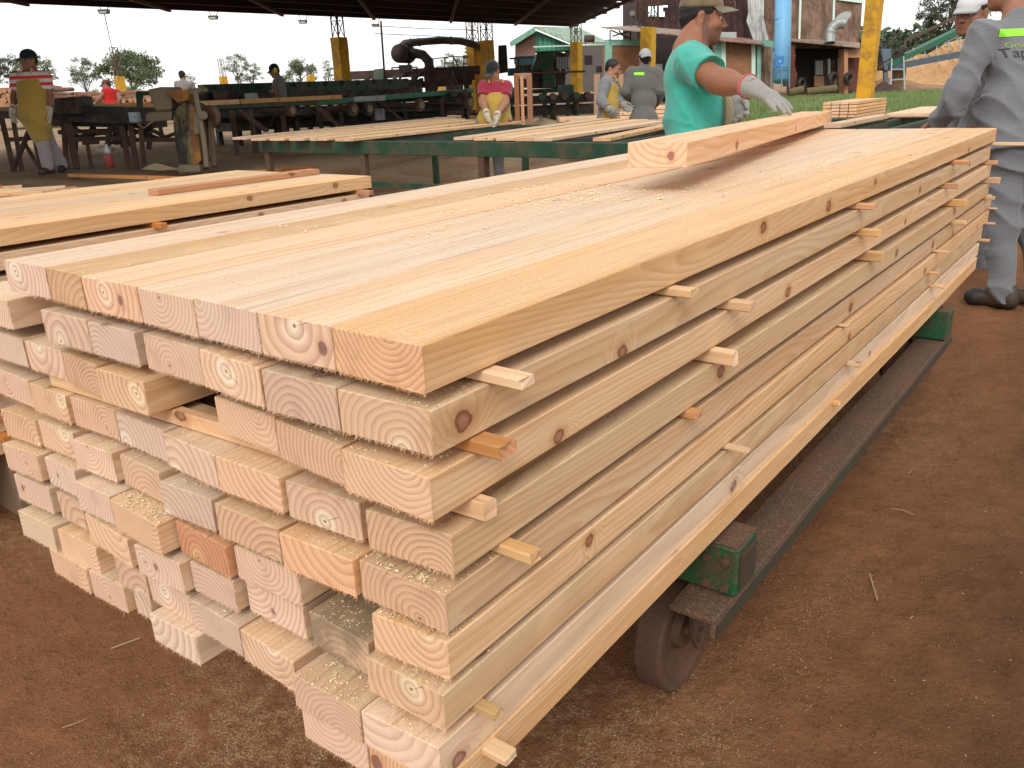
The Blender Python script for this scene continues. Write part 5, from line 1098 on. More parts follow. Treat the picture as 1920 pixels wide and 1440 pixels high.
# dark green machine, blue tank, uprights
gm = thing('green_machine', at(1030,200,21), 'dark green chipper machine with sloping hood beyond the men in grey', 'machine')
for pts, dep, mt, nm in (([(998,136),(1008,98),(1042,96),(1062,100),(1060,165),(998,166)],1.2,DARKST,'body'),([(994,135),(1010,100),(1041,96),(1036,128)],.9,DG,'hood'),([(952,170),(1070,164),(1070,172),(952,178)],.7,DG,'platform'),([(1017,128),(1040,127),(1042,164),(1018,165)],.5,DG,'front_panel'),([(952,128),(995,126),(995,140),(952,142)],.6,plain('teal_paint',(.03,.13,.10),.6,.2),'side_panel')):
    mb = MB(); D_ = 21-.2*(nm in ('hood','front_panel')); mb.prism([at(x,y,D_) for x,y in pts], FH*dep); mb.build(nm, mt, gm, bevel=.015)
for px, y_ in ((957,172),(1021,168),(1065,166)): mb = MB(); a = at(px,y_,20.9); mb.bar(a, V(a.x,a.y,gz(a.x,a.y)-.05), .09, .09); mb.build('leg', DG, gm)
for i in range(5): mb = MB(); mb.tube([at(1045+i*5,108,20.9), at(1045+i*5,130+i%2*8,20.9)], .05, 8); mb.build('hydraulic_hose', plain('pale_hose',(.2,.2,.19),.6) if i == 0 else bpy.data.materials['pale_hose'], gm)
mb = MB(); mb.bar(at(960,138,20.8), at(1098,134,20.8), .05, .05); mb.bar(at(972,108,20.8), at(972,140,20.8), .05,.05); mb.bar(at(955,110,20.8), at(1000,108,20.8), .04,.04); mb.build('guard_rail', LAT, gm)
mb = MB(); mb.box(-.32,.32,0,.6,0,.22,0,RH,FH,at(985,120,24)); tag(mb.build('blue_tank', plain('pale_blue_paint',(.10,.30,.42),.5,.2), bevel=.03), 'pale blue tank on the platform left of the green hood', 'tank')
mb = MB(); mb.prism([at(x,y,22.5) for x,y in ((934,85),(950,84),(953,135),(934,138))], FH*.6); tag(mb.build('dark_bin', DARKST, bevel=.02), 'tall dark bin just right of the two adjoining yellow posts', 'bin')
rk = thing('wooden_rack', at(980,229,12.4), 'rack of upright boards standing right of the man in the red T-shirt', 'rack')
for i,(x0,x1,y0,y1) in enumerate(((963,972,140,229),(975,981,143,222),(987,997,140,226))):
    mb = MB(); a = at(x0,y0,12.3); b = at(x1,y0,12.3); c = at((x0+x1)/2+2,y1,12.3); mb.obox(V((a.x+b.x)/2,(a.y+b.y)/2,(a.z+c.z)/2-.15), RH*((b-a).length/2), FH*.03, V(0,0,(a.z-c.z)/2+.15)); o = mb.build('upright', WOOD, rk, bevel=.002); o.color = (.42,.31,.24,1) if i != 1 else (.8,.62,.5,1)
mb = MB(); mb.bar(at(964,143,12.36), at(996,142,12.36), .03, .08); o = mb.build('crosspiece', WOOD, rk); o.color = (.55,.45,.38,1)
for i, (px, D) in enumerate(((1119,13.2),(1163,13.4))): 
    a = at(px,139,D); z0 = gz(a.x,a.y); mb = MB(); mb.obox(V(a.x,a.y,(a.z+z0)/2), RH*.05, FH*.03, V(0,0,(a.z-z0)/2)); o = mb.build('upright_board', WOOD, bevel=.002); o.color = (.6,.53,.48,1); tag(o, ('grey-brown board standing upright left of','pale board standing upright right of')[i]+' the dark-haired man in grey', 'board')
# lumber piles behind the men in grey
for i in range(3):
    for j in range(4):
        p = at(1048,226-i*9,12.6)+FH*(j*.17); q = at(1150,223-i*9,12.6)+FH*(j*.17); z = .64+i*.075; p.z = q.z = z
        plank('stacked_board', p, q, .15, .06, 'board in low pile left of the dark-haired man, %s layer, %s row' % (('lowest','middle','top')[i], ORD[j+1]), 'board', 'boards piled behind the men in grey', (.88,.68,.5,1) if i < 2 else (1,.95,.9,1), 900+i)
for i in range(5):
    p = at(1150,224-i*7,13.4+i*.1); q = at(1345,214-i*7,13.8+i*.1); z = .62+i*.065; p.z = q.z = z
    plank('stacked_board', p, q, .4, .055, 'wide board in the pile between the men in grey, %s from the bottom' % ORD[i+1], 'board', 'boards piled behind the men in grey', (1.0,.9,.8,1), 920+i)
# ------------------------------------------------------------------ buildings at the back
def brick(name, c1, c2, mortar, scale=9):
    mt = bpy.data.materials.new(name); t = NT(mt); tc = t.n('ShaderNodeTexCoord').outputs['Object']; s = t.n('ShaderNodeSeparateXYZ', {0: tc})
    u = t.m('ADD', t.m('MULTIPLY', s.outputs[0], RH.x+.0), t.m('MULTIPLY', s.outputs[1], RH.y)); v = t.n('ShaderNodeCombineXYZ', {0: u, 1: s.outputs[2], 2: 0.0}).outputs[0]
    b = t.n('ShaderNodeTexBrick', {'Vector': v, 'Color1': (*c1,1), 'Color2': (*c2,1), 'Mortar': (*mortar,1), 'Scale': 1.0, 'Brick Width': .26, 'Row Height': .115, 'Mortar Size': .016})
    n = t.noise(tc, 3, 5, .65); c = t.mix(t.m('MULTIPLY', n, .55), b.outputs[0], [q*.45 for q in c1]); t.out(c, .9, b.outputs[1], .5, .01, spec=.2); return mt
BRK = brick('orange_brick', (.36,.155,.07), (.27,.11,.05), (.22,.16,.11)); BRKD = brick('dark_red_brick', (.17,.05,.03), (.11,.035,.022), (.10,.06,.045))
MINT = plain('mint_paint', (.20,.42,.33), .7, .12, 5, .2, dirt=(.14,.2,.15), dirtamt=.5); WHITEP = plain('white_mint_paint', (.52,.62,.54), .7, .1, 5, .2)
def corr(name, col, period=.2, dirt=(.06,.03,.02), amt=.7):
    mt = bpy.data.materials.new(name); t = NT(mt); P = t.n('ShaderNodeTexCoord').outputs['Object']; s = t.n('ShaderNodeSeparateXYZ', {0: P})
    u = t.m('ADD', t.m('MULTIPLY', s.outputs[0], RH.x), t.m('MULTIPLY', s.outputs[1], RH.y)); w = t.m('SINE', t.m('MULTIPLY', u, 2*PI/period))
    st = t.noise(t.vm('MULTIPLY', P, (2.2,2.2,.25)), 1.2, 6, .7); c = t.mix(t.smooth(st, .42, .62), [q*1.15 for q in col], [q*.62 for q in col]); c = t.mix(t.m('MULTIPLY', t.smooth(t.noise(P, .9, 5, .7), .45, .65), amt), c, dirt)
    sp = t.noise(t.vm('MULTIPLY', P, (5,5,1.2)), 2, 4, .7); c = t.mix(t.m('MULTIPLY', t.smooth(sp, .60, .72), .55), c, (.42,.32,.22))
    t.out(c, .75, w, .6, .04, spec=.25); return mt
BRNW = corr('stained_brown_sheet', (.20,.125,.085)); DRKW = corr('dark_red_sheet', (.045,.018,.016), .25, (.015,.01,.01)); GRNW = corr('green_sheet', (.05,.22,.14), .22, (.08,.16,.12), .4); GRNR = corr('pale_green_roof_sheet', (.30,.42,.32), .3, (.25,.3,.22), .4); PINKR = corr('pinkish_roof_sheet', (.33,.19,.17), .12, (.14,.07,.05), .5); TANR = corr('tan_roof_sheet', (.36,.27,.21), .14, (.15,.1,.07), .5); WHT = corr('whitish_loose_sheet', (.46,.46,.45), .1, (.2,.19,.17), .4)
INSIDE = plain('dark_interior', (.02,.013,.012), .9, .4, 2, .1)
def slab(name, pts, D, dep, mat, parent, bevel=0): mb = MB(); mb.prism([at(x,y,D) for x,y in pts], FH*dep); return mb.build(name, mat, parent, bevel=bevel)
def rect(x0,y0,x1,y1): return [(x0,y0),(x1,y0),(x1,y1),(x0,y1)]
def gpt(px, D): p = at(px,160,D); return gz(p.x,p.y)
# green shed
gs = thing('green_shed', at(1040,140,42), 'green sheet-metal shed with open gable and pale roof', 'shed')
slab('gable', [(966,82),(1004,56),(1004,80),(1004,108),(966,108)], 42, .3, plain('brown_boards',(.16,.08,.06),.8,.3), gs)
slab('side_wall', [(1004,57),(1070,84),(1070,93),(1004,96)], 41.9, 3.0, GRNW, gs)
def rf(a,b,c,d_,th=.1): mb = MB(); mb.prism([a,b,c,d_], V(0,0,th)); return mb
rf(at(957,82,41.5), at(1003,53.5,41.5), at(1003,53,48), at(965,80,48)).build('roof_left', GRNW, gs)
rf(at(1003,53.5,41.4), at(1072,83,41.4), at(1142,82,52), at(1085,55,52)).build('roof_right', GRNR, gs)
mb = MB(); mb.bar(at(957,84,41.3), at(1003,55,41.3), .08, .22); mb.build('barge_board', MINT, gs)
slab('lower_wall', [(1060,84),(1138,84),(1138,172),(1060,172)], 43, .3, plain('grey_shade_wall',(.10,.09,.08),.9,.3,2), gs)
for x0,x1,y0,y1 in ((1096,1110,104,120),(1118,1130,124,134)): slab('window', rect(x0,y0,x1,y1), 42.95, .04, INSIDE, gs)
slab('back_wall', rect(966,82,1004,165), 45, .3, DRKW, gs)
wt = thing('water_tank', at(1105,82,38), 'brown drum tank on thin legs above the shed wall', 'tank'); mb = MB(); mb.tube([at(1095.5,72.5,38), at(1114.5,72.5,38)], .155, 18); mb.build('drum', BROWNST, wt, True)
for a in (1098,1112): mb = MB(); mb.bar(at(a,76,38), at(a,86,38), .04,.04); mb.build('leg', LAT, wt)
mb = MB(); mb.bar(at(1000,88,36), at(1140,83,36), .05, .05); tag(mb.build('overhead_pipe', WHITEP), 'thin pale pipe crossing in front of the green shed', 'pipe')
# brick building with mint frame
bb = thing('brick_building', at(1170,190,30), 'brick building with mint green frame behind the men in grey', 'building')
slab('brick_wall', rect(1147,85,1200,200), 30.05, 3, BRK, bb); slab('pillar', rect(1136,74,1148,200), 30, .4, MINT, bb); slab('lintel', rect(1148,74,1204,85.2), 30, .4, MINT, bb)
slab('window_frame', rect(1196,160,1202,200), 29.9, .1, WHITEP, bb)
ln = thing('lean_to_roof', at(1130,53,28), 'tan corrugated lean-to roof on thin struts above the brick building', 'roof')
rf(at(1128,53,27.5), at(1305,70,27.5), at(1300,60,31.5), at(1190,50,31.5),.04).build('sheet', TANR, ln)
mb = MB()
for a,b in (((1144,56),(1144,76)),((1182,42),(1182,76)),((1146,57),(1182,72)),((1148,68),(1182,58)),((1160,57),(1175,74)),((1182,42),(1194,45)),((1195,42),(1195,60))): mb.bar(at(*a,29.8), at(*b,29.8), .05 if a[0] == b[0] else .03, .05)
mb.build('strut', DARKST, ln)
fl = thing('wall_lamp', at(1185,25,30.5), 'square flood lamp on a bracket beside the dark hall', 'lamp'); slab('housing', rect(1182,20.5,1190,29), 30.3, .15, LAMPM, fl); mb = MB(); mb.bar(at(1187,29,30.4), at(1196,44,30.4), .05,.05); mb.build('bracket', DARKST, fl)
# dark hall
dh = thing('dark_hall', at(1290,185,33), 'tall dark red hall with glowing roof openings behind the turquoise man', 'building')
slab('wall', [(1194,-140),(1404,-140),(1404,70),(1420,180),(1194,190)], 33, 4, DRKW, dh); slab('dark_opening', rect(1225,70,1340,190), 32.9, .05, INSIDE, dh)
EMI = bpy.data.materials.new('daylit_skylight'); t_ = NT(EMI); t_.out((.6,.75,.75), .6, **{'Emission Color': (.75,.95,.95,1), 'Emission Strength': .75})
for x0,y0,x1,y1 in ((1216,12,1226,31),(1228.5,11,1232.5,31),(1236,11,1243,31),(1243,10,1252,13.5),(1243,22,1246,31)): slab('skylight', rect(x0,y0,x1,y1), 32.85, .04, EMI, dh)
slab('grey_panel', rect(1228,120,1242,190), 32.8, .05, PGREY, dh)
sg = thing('sign_board', at(1360,65,32), 'pale faded sign board above the pink roof of the brick hut', 'sign'); slab('board', rect(1343,60,1381,74), 32.3, .06, plain('faded_sign',(.30,.33,.31),.7,.25,3), sg); slab('emblem', rect(1350,63,1357,71), 32.25, .03, MINT, sg)
# brick hut
bh_ = thing('brick_hut', at(1380,185,31), 'small brick hut with mint pillars and pink corrugated roof', 'hut')
slab('brick_wall', rect(1359,80,1412,184), 31.1, 2, BRK, bh_)
for x0,x1,mt in ((1341,1353,MINT),(1353,1361,WHITEP),(1409.5,1416.5,WHITEP),(1419.5,1426.5,MINT)): slab('pillar', rect(x0,78,x1,185 if x0 < 1415 else 150), 31, .25, mt, bh_)
rf(at(1336,76,30.4), at(1432,84,30.4), at(1440,77,33), at(1340,69,33), .05).build('roof', PINKR, bh_)
slab('shade_wall', rect(1412,84,1450,185), 32, .3, BRNW, bh_); mb = MB(); mb.bar(at(1428,80,30.8), at(1452,84,30.8), .2, .22); mb.build('gutter', MINT, bh_)
# hanging loose sheets
ls = thing('loose_sheets', at(1425,80,31.8), 'crumpled whitish roofing sheets hanging down between hall and brown building', 'roofing sheet')
for pts, D in (([(1400,-30),(1430,-30),(1431,28),(1440,70),(1434,79),(1420,77),(1404,40)],32.0),([(1404,20),(1413,52),(1421,76),(1414,78),(1400,40)],31.9),([(1428,20),(1434,44),(1441,73),(1436,78),(1428,50)],31.8)):
    slab('sheet', pts, D, .03, WHT, ls)
# stained brown building
bw = thing('brown_building', at(1530,170,35), 'tall brown building of stained corrugated sheets with white strips', 'building')
slab('wall', [(1428,-120),(1621,-120),(1617,5),(1611,90),(1428,90)], 34.5, 5, BRNW, bw)
for x0,x1,x2,x3,y1 in ((1429,1433,1428,1432,32),(1502,1506.5,1497,1500.5,75),(1565,1569,1561,1564.5,52)): slab('white_strip', [(x0,-100),(x1,-100),(x3,y1),(x2,y1)], 34.4, .06, WHITEP, bw)
slab('top_strip', [(1570,-6),(1618,0),(1617,6),(1570,0)], 34.4, .08, WHITEP, bw)
rf(at(1483,78,33), at(1612,90,33), at(1612,81,35), at(1483,74,35), .06).build('lean_roof', TANR, bw)
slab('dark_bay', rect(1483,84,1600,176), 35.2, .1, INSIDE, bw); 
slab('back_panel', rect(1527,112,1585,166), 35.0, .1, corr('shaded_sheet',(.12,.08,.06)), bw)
for x0,y0,x1,y1 in ((1529,114,1543,140),(1571,109,1583,140),(1592,108,1598,138)): slab('pale_panel', rect(x0,y0,x1,y1), 34.9, .05, plain('pale_panel',(.33,.33,.31),.7,.1) if x0 == 1529 else bpy.data.materials['pale_panel'], bw)
slab('white_pole', rect(1553,110,1557,160), 34.85, .08, WHITEP, bw); slab('orange_panel', rect(1527,142,1545,162), 34.85, .05, plain('orange_render',(.30,.16,.09),.9,.3,3), bw)
mb = MB()
rgb_ = random.Random(4)
for i in range(11): y_ = 84+i*8.4; x1b = 1492+rgb_.uniform(-2,3); mb.prism([at(x,y,33.2) for x,y in rect(1482.5,y_,x1b,y_+8.2)], FH*.5)
mb.build('broken_pier', BRKD, bw)
slab('pier', rect(1583,92,1590,176), 33.3, .6, plain('orange_render2',(.36,.18,.10),.9,.3,3), bw); slab('pier_head', rect(1590,92,1612,108), 33.4, .5, bpy.data.materials['orange_render2'], bw); slab('side_brick', rect(1590,108,1612,172), 34, .4, BRKD, bw)
for px, py, r in ((1502,158,.27),(1561,150,.33),(1590,148,.26)):
    t = thing('old_tyre', at(px,py+12,33), 'old black tyre leaning in the bay of the brown building, '+{1502:'leftmost',1561:'middle',1590:'rightmost'}[px]+' one', 'tyre', 'old tyres'); mb = MB(); c = at(px,py,33); vs = []; fs = []; n, m_ = 24, 8; a1 = (RH*.75+FH*.66).normalized()
    for i in range(n):
        t1 = 2*PI*i/n; d1 = a1*math.cos(t1)+V(0,0,math.sin(t1)); nn_ = a1.cross(V(0,0,1))
        for k in range(m_): t2 = 2*PI*k/m_; vs.append(c+d1*(r*.75+r*.25*math.cos(t2))+nn_*(.1*math.sin(t2)))
    for i in range(n):
        for k in range(m_): fs.append((i*m_+k, ((i+1)%n)*m_+k, ((i+1)%n)*m_+(k+1)%m_, i*m_+(k+1)%m_))
    mb.add(vs, fs); mb.build('tread', RUBBER, t, True)
for i,(a,b,r) in enumerate((((1478,174),(1505,168),.14),((1512,172),(1568,166),.13))): mb = MB(); mb.tube([at(*a,30.5), at(*b,30.5)], r, 12); tag(mb.build('fallen_log', plain('mossy_log',(.13,.10,.05),.9,.4,8) if i == 0 else bpy.data.materials['mossy_log']), ('short','long')[i]+' mossy log lying on the grass before the brown building', 'log')
BLUE = plain('light_blue_paint', (.16,.38,.62), .45, .07, 3, .1, dirt=(.10,.2,.3), dirtamt=.25); BLUE2 = plain('mid_blue_paint', (.05,.20,.50), .45, .1)
bp = thing('blue_silo_pipe', at(1464,160,28), 'light blue vertical pipe in front of the brown building', 'pipe'); mb = MB(); mb.tube([at(1470,-90,28), at(1467.5,60,28), at(1464.5,152,28)], .275, 28); mb.build('pipe', BLUE, bp, True)
mb = MB(); c = at(1462,115,27.71); mb.obox(c, RH*.14, FH*.01, V(0,0,.17)); mb.build('blue_plate', BLUE2, bp, bevel=.008); mb = MB(); mb.obox(at(1462.5,115,27.69), RH*.035, FH*.004, V(0,0,.02)); mb.build('small_tag', WHITEP, bp)
for y_ in (35,100,126): mb = MB(); c = at(1466-(y_-60)*.03,y_,28); mb.tube([c-V(0,0,.015),c+V(0,0,.015)], .285, 28); mb.build('band', BLUE, bp)
mb = MB()
for a,b in (((1448,86),(1446,165)),((1482,82),(1480,165)),((1447,127),(1480,126)),((1466,127),(1465,165))): mb.bar(at(*a,27.6), at(*b,27.6), .035, .035)
mb.build('support_frame', plain('blue_grey_steel',(.08,.14,.2),.5), bp); mb = MB(); mb.box(-.12,.12,0,.2,0,.12,0,RH,FH,at(1478,162,27.8)); mb.build('foot', DARKST, bp)
ed = thing('elbow_duct', at(1557,80,32.5), 'grey segmented elbow duct with round flap on the lean-to roof', 'duct'); P = []; 
for i in range(12): t = i/11; a = PI*.5*t*1.25; P.append(at(1556+22*(1-math.cos(a)), 80-12-26*math.sin(a)*.95, 32.5-.2*t))
P = [at(1556,81,32.5)]+P; mb = MB(); mb.tube(P, [.2+.012*(i%2) for i in range(len(P))], 18, caps=False); mb.build('elbow', plain('galvanised_duct',(.30,.31,.30),.45,.15,6,.2,metal=.4), ed)
mb = MB(); vs = [at(1581+17*math.cos(2*PI*i/20)*.9+6*math.sin(2*PI*i/20)*0, 32+9*math.sin(2*PI*i/20)-6*math.cos(2*PI*i/20), 32.2) for i in range(20)]; mb.prism(vs, FH*.03); mb.build('flap', bpy.data.materials['galvanised_duct'], ed)
# ------------------------------------------------------------------ right: conveyor, chip heap, lumber on the grass
GBL = plain('grey_blue_steel', (.075,.10,.13), .55, .25, 5, .2); rcv = thing('chip_conveyor', at(1680,165,34), 'green and grey-blue inclined conveyor feeding the wood chip heap', 'conveyor')
for a,b,w_,h_,mt,nm in (((1660,124),(1840,36),.5,.2,DGB,'belt_frame'),((1662,128),(1830,96),.3,.24,GBL,'truss_beam'),((1697,76),(1830,16),.12,.1,BROWNST,'rail'),((1654,82),(1688,78),.08,.08,DARKST,'rail'),((1654,82),(1654,95),.08,.08,DARKST,'upright'),((1697,76),(1697,110),.08,.08,BROWNST,'upright'),((1660,126),(1661,172),.16,.16,GBL,'leg'),((1640,128),(1690,100),.4,.2,DARKST,'tail_frame'),((1646,102),(1700,92),.3,.1,DARKST,'walkway')): mb = MB(); mb.bar(at(*a,34), at(*b,34), w_, h_); mb.build(nm, mt, rcv)
slab('hopper', [(1652,92),(1671,91),(1672,112),(1664,132),(1659,132)], 33.8, .8, GBL, rcv, .02)
mb = MB()
for a,b in (((1672,110),(1670,168)),((1694,106),(1696,168)),((1672,130),(1695,130)),((1671,150),(1695,148))): mb.bar(at(*a,33.7), at(*b,33.7), .05, .05)
for i in range(6): mb.bar(at(1672+i*24,112-i*7.5,33.9), at(1700+i*24,98-i*7.5,33.9), .04,.04); mb.bar(at(1690+i*22,116-i*5,33.9), at(1690+i*22,95-i*5,33.9), .04,.04)
mb.build('side_rail', plain('pale_steel',(.30,.33,.34),.5), rcv)
for px in (1681,1692): mb = MB(); a = at(px,124,34.5); mb.bar(a, V(a.x,a.y,gz(a.x,a.y)-.05), .28, .28); mb.build('post', plain('tan_post',(.25,.16,.08),.8) if px == 1681 else bpy.data.materials['tan_post'], rcv)
CHIPS = plain('orange_wood_chips', (.50,.28,.12), .95, .45, .55, 1.0, .25, dirt=(.66,.45,.25), dirtamt=.6, dscale=.5, fleck=(.25,.12,.055), fleckamt=.6)
def dens_(pr):
    o = []
    for a, b in zip(pr, pr[1:]): o += [(a[0]+(b[0]-a[0])*t, a[1]+(b[1]-a[1])*t) for t in (0,.25,.5,.75)]
    return o+[pr[-1]]
def heap(name, prof, D, ry, label, mat, base=None):
    """heap whose skyline follows prof (pixels) at distance D, sloping to the ground on both sides"""
    prof = dens_(prof); vs = []; fs = []; m_ = 9; n = len(prof); rg = random.Random(n)
    for i, (px, py) in enumerate(prof):
        top = at(px,py,D); z0 = .5
        for j in range(-m_, m_+1):
            k = max(0, 1-abs(j)/m_); k = .75*k+.25*k*k*(3-2*k); vs.append((top.x+FH.x*ry*j/m_, top.y+FH.y*ry*j/m_, z0+(top.z-z0)*k*(1+(rg.uniform(-.13,.04) if j else 0)+.10*(math.sin(i*2.1+j*.9)-1)*(j != 0))))
    q = 2*m_+1
    for i in range(n-1):
        for j in range(q-1): fs.append((i*q+j, (i+1)*q+j, (i+1)*q+j+1, i*q+j+1))
    mb = MB(); mb.add(vs, fs); return tag(mb.build(name, mat, None, True), label, 'wood chip heap', None, 'stuff')
heap('wood_chip_heap', [(1640,150),(1660,122),(1690,104),(1720,101),(1738,102),(1755,92),(1770,83),(1790,76),(1815,72),(1840,75),(1880,88),(1960,110),(2040,150)], 46, 6, 'big heap of orange wood chips behind the conveyor', CHIPS)
heap('low_chip_heap', [(1630,165),(1650,148),(1680,144),(1700,150),(1730,158),(1790,160),(1840,166)], 38, 2, 'low spread of brownish bark and chips below the conveyor', plain('brown_bark_chips',(.30,.15,.085),.95,.4,2,.6,.05,dirt=(.5,.32,.18),dirtamt=.5,dscale=.7))
for i,(px,py,D,rx,h) in enumerate(((1655,166,33,.7,.35),(1672,164,32.5,.5,.25))): p = at(px,py,D); mound('soil_heap', (p.x,p.y,gz(p.x,p.y)), rx, .6, h, ('dark soil heap left of the conveyor leg','small dark soil heap below the conveyor ladder')[i], 70+i, plain('dark_soil',(.06,.035,.028),.95,.4,8,.6) if i == 0 else bpy.data.materials['dark_soil'], 'soil heap')
o_ = at(1541,216,14.2); zg = gz(o_.x,o_.y)
me_y = board_mesh(.13, 1.9, .042, 950, False)
for k in range(6):
    for j in range(4):
        o = link_mesh('stacked_board', me_y, None, (o_.x+.07+j*.145, o_.y, zg+.05+k*.052)); o.color = (1.15,1.08,.95,1)
        tag(o, 'pale board in pile on grass behind big yellow post, %s row, %s layer' % (ORD[j+1], ORD[k+1]), 'board', 'boards of the pile on the grass')
mb = MB()
for yy in (.15,1.7): mb = MB(); mb.box(o_.x-.02, o_.x+.6, o_.y+yy, o_.y+yy+.08, zg-.03, zg+.0495); tag(mb.build('bearer_block', STICKW), ('front','rear')[yy > 1]+' bearer under the lumber pile on the grass', 'bearer')
# ------------------------------------------------------------------ grass
GR = bpy.data.materials.new('grass_ground'); t = NT(GR); P = t.n('ShaderNodeNewGeometry').outputs['Position']; c = t.mix(t.noise(P,3,5,.65), (.085,.125,.035), (.19,.24,.085)); c = t.mix(t.smooth(t.noise(P,1.1,5,.7),.52,.66), c, (.19,.115,.065)); t.out(c, .9, t.noise(P,40,4,.7), .8, .03)
def inquad(u, v, q): a = q[0]*(1-u)+q[1]*u; b = q[3]*(1-u)+q[2]*u; return a*(1-v)+b*v
Q = [xy(at(1375,200,15)), xy(at(1900,200,16.5)), xy(at(1850,200,33)), xy(at(1360,200,31))]
vs = []; fs = []; n = 40
for j in range(n+1):
    for i in range(n+1): p = inquad(i/n, j/n, Q); vs.append((p.x,p.y,gz(p.x,p.y)+.012))
fs = [(j*(n+1)+i, j*(n+1)+i+1, (j+1)*(n+1)+i+1, (j+1)*(n+1)+i) for j in range(n) for i in range(n)]
me = bpy.data.meshes.new('grass_ground'); me.from_pydata(vs, [], fs); me.materials.append(GR); me.update(); tag(link_mesh('grass_ground', me), None, None, None, 'structure')
GB = plain('grass_blade', (.16,.225,.07), .7, .45, 2, 0, fleck=None); vs = []; fs = []; rg = random.Random(2)
cl = [(rg.random(), rg.random()) for _ in range(160)]
for i in range(15000):
    if i%3: a, b = rg.choice(cl); u = a+rg.gauss(0,.03); v = b+rg.gauss(0,.03)
    else: u, v = rg.random(), rg.random()
    if not (0 < u < 1 and 0 < v < 1): continue
    p = inquad(u, v, Q); z = gz(p.x,p.y); h = rg.uniform(.05,.15); w_ = .010; a = rg.random()*6.28; b = len(vs); dx = math.cos(a)*w_; dy = math.sin(a)*w_; lx = rg.gauss(0,.04); ly = rg.gauss(0,.04)
    vs += [(p.x-dx,p.y-dy,z),(p.x+dx,p.y+dy,z),(p.x+lx,p.y+ly,z+h)]; fs.append((b,b+1,b+2))
me = bpy.data.meshes.new('grass'); me.from_pydata(vs, [], fs); me.materials.append(GB); me.update(); tag(link_mesh('grass', me), 'short green grass beyond the mill on the right', 'grass', None, 'stuff')
# ------------------------------------------------------------------ trees
def leafmat(name, a, b):
    mt = bpy.data.materials.new(name); t = NT(mt); tc = t.n('ShaderNodeTexCoord').outputs['Object']; n = t.noise(tc, 1.3, 4, .7); n2 = t.noise(tc, 9, 2, .6)
    t.out(t.mix(t.m('ADD', t.m('MULTIPLY', n, .6), t.m('MULTIPLY', n2, .4)), a, b), .7, spec=.25); return mt
LEAF = leafmat('pale_leaf', (.065,.095,.05), (.18,.22,.12)); LEAFD = leafmat('dark_leaf', (.04,.065,.04), (.085,.115,.065)); LEAFB = leafmat('bright_leaf', (.06,.11,.03), (.15,.22,.07)); BARK = plain('bark', (.10,.08,.06), .9, .3, 10, .5)
def tree(base, H, W, label, seed, leaf=LEAF, dens=1.0, crown0=.35, dome=True, leafs=.02, limbs=7, cat='tree', cols=14):
    rg = random.Random(seed); t = thing('tree', base, label, cat, 'trees beyond the mill'); base = Vector(base); mb = MB(); cl = []
    top = base+V(rg.uniform(-.05,.05)*W,0,H*.62); mb.tube([base, base+(top-base)*.5+V(rg.uniform(-.04,.04)*W,0,0), top], [H*.022,H*.017,H*.008], 7)
    for i in range(limbs):
        a = 2*PI*i/limbs+rg.uniform(-.4,.4); s = base+(top-base)*rg.uniform(.45,.9); e = s+V(math.cos(a)*W*.40*rg.uniform(.6,1), math.sin(a)*W*.35, H*rg.uniform(.12,.30)); m_ = (s+e)/2+V(0,0,H*.05)
        mb.tube([s,m_,e], [H*.010,H*.007,H*.003], 5); cl.append(e)
        for _ in range(2): e2 = m_+V(rg.uniform(-.25,.25)*W, rg.uniform(-.2,.2)*W, H*rg.uniform(.05,.22)); mb.tube([m_,e2],[H*.006,H*.002],4); cl.append(e2)
    mb.build('trunk', BARK, t, True)
    vs = []; fs = []; C = []
    for i in range(cols):
        a = rg.random()*6.28; r = math.sqrt(rg.random()); x = math.cos(a)*r*W*.5; y = math.sin(a)*r*W*.42; zt = H*(crown0+(.97-crown0)*(math.sqrt(max(0,1-r*r*.85)) if dome else rg.random()**.6)); C.append((base+V(x,y,zt-H*.06*rg.random()), W*rg.uniform(.09,.17)))
    C += [(c, W*rg.uniform(.07,.13)) for c in cl]
    s = leafs*max(W,H*.6)
    for c, r in C:
        for _ in range(int(120*dens)):
            d = V(rg.gauss(0,1),rg.gauss(0,1),rg.gauss(0,.55)).normalized()*(r*rg.random()**.4); p = c+d; n1 = V(rg.gauss(0,1),rg.gauss(0,1),rg.gauss(.6,1)).normalized(); a1 = n1.orthogonal().normalized()*s*rg.uniform(.5,1.2); a2 = n1.cross(a1)*rg.uniform(.4,.8); b = len(vs)
            vs += [p-a1,p-a2,p+a1,p+a2]; fs.append((b,b+1,b+2,b+3))
    mb = MB(); mb.add(vs, fs); mb.build('crown', leaf, t); return t
def ptree(px, pyb, pyt, wpx, D, label, seed, **k):
    b = at(px,pyb,D); b.z = min(b.z, .55); tp = at(px,pyt,D); tree(b, tp.z-b.z, wpx*D/F, label, seed, **k)
DT = 110
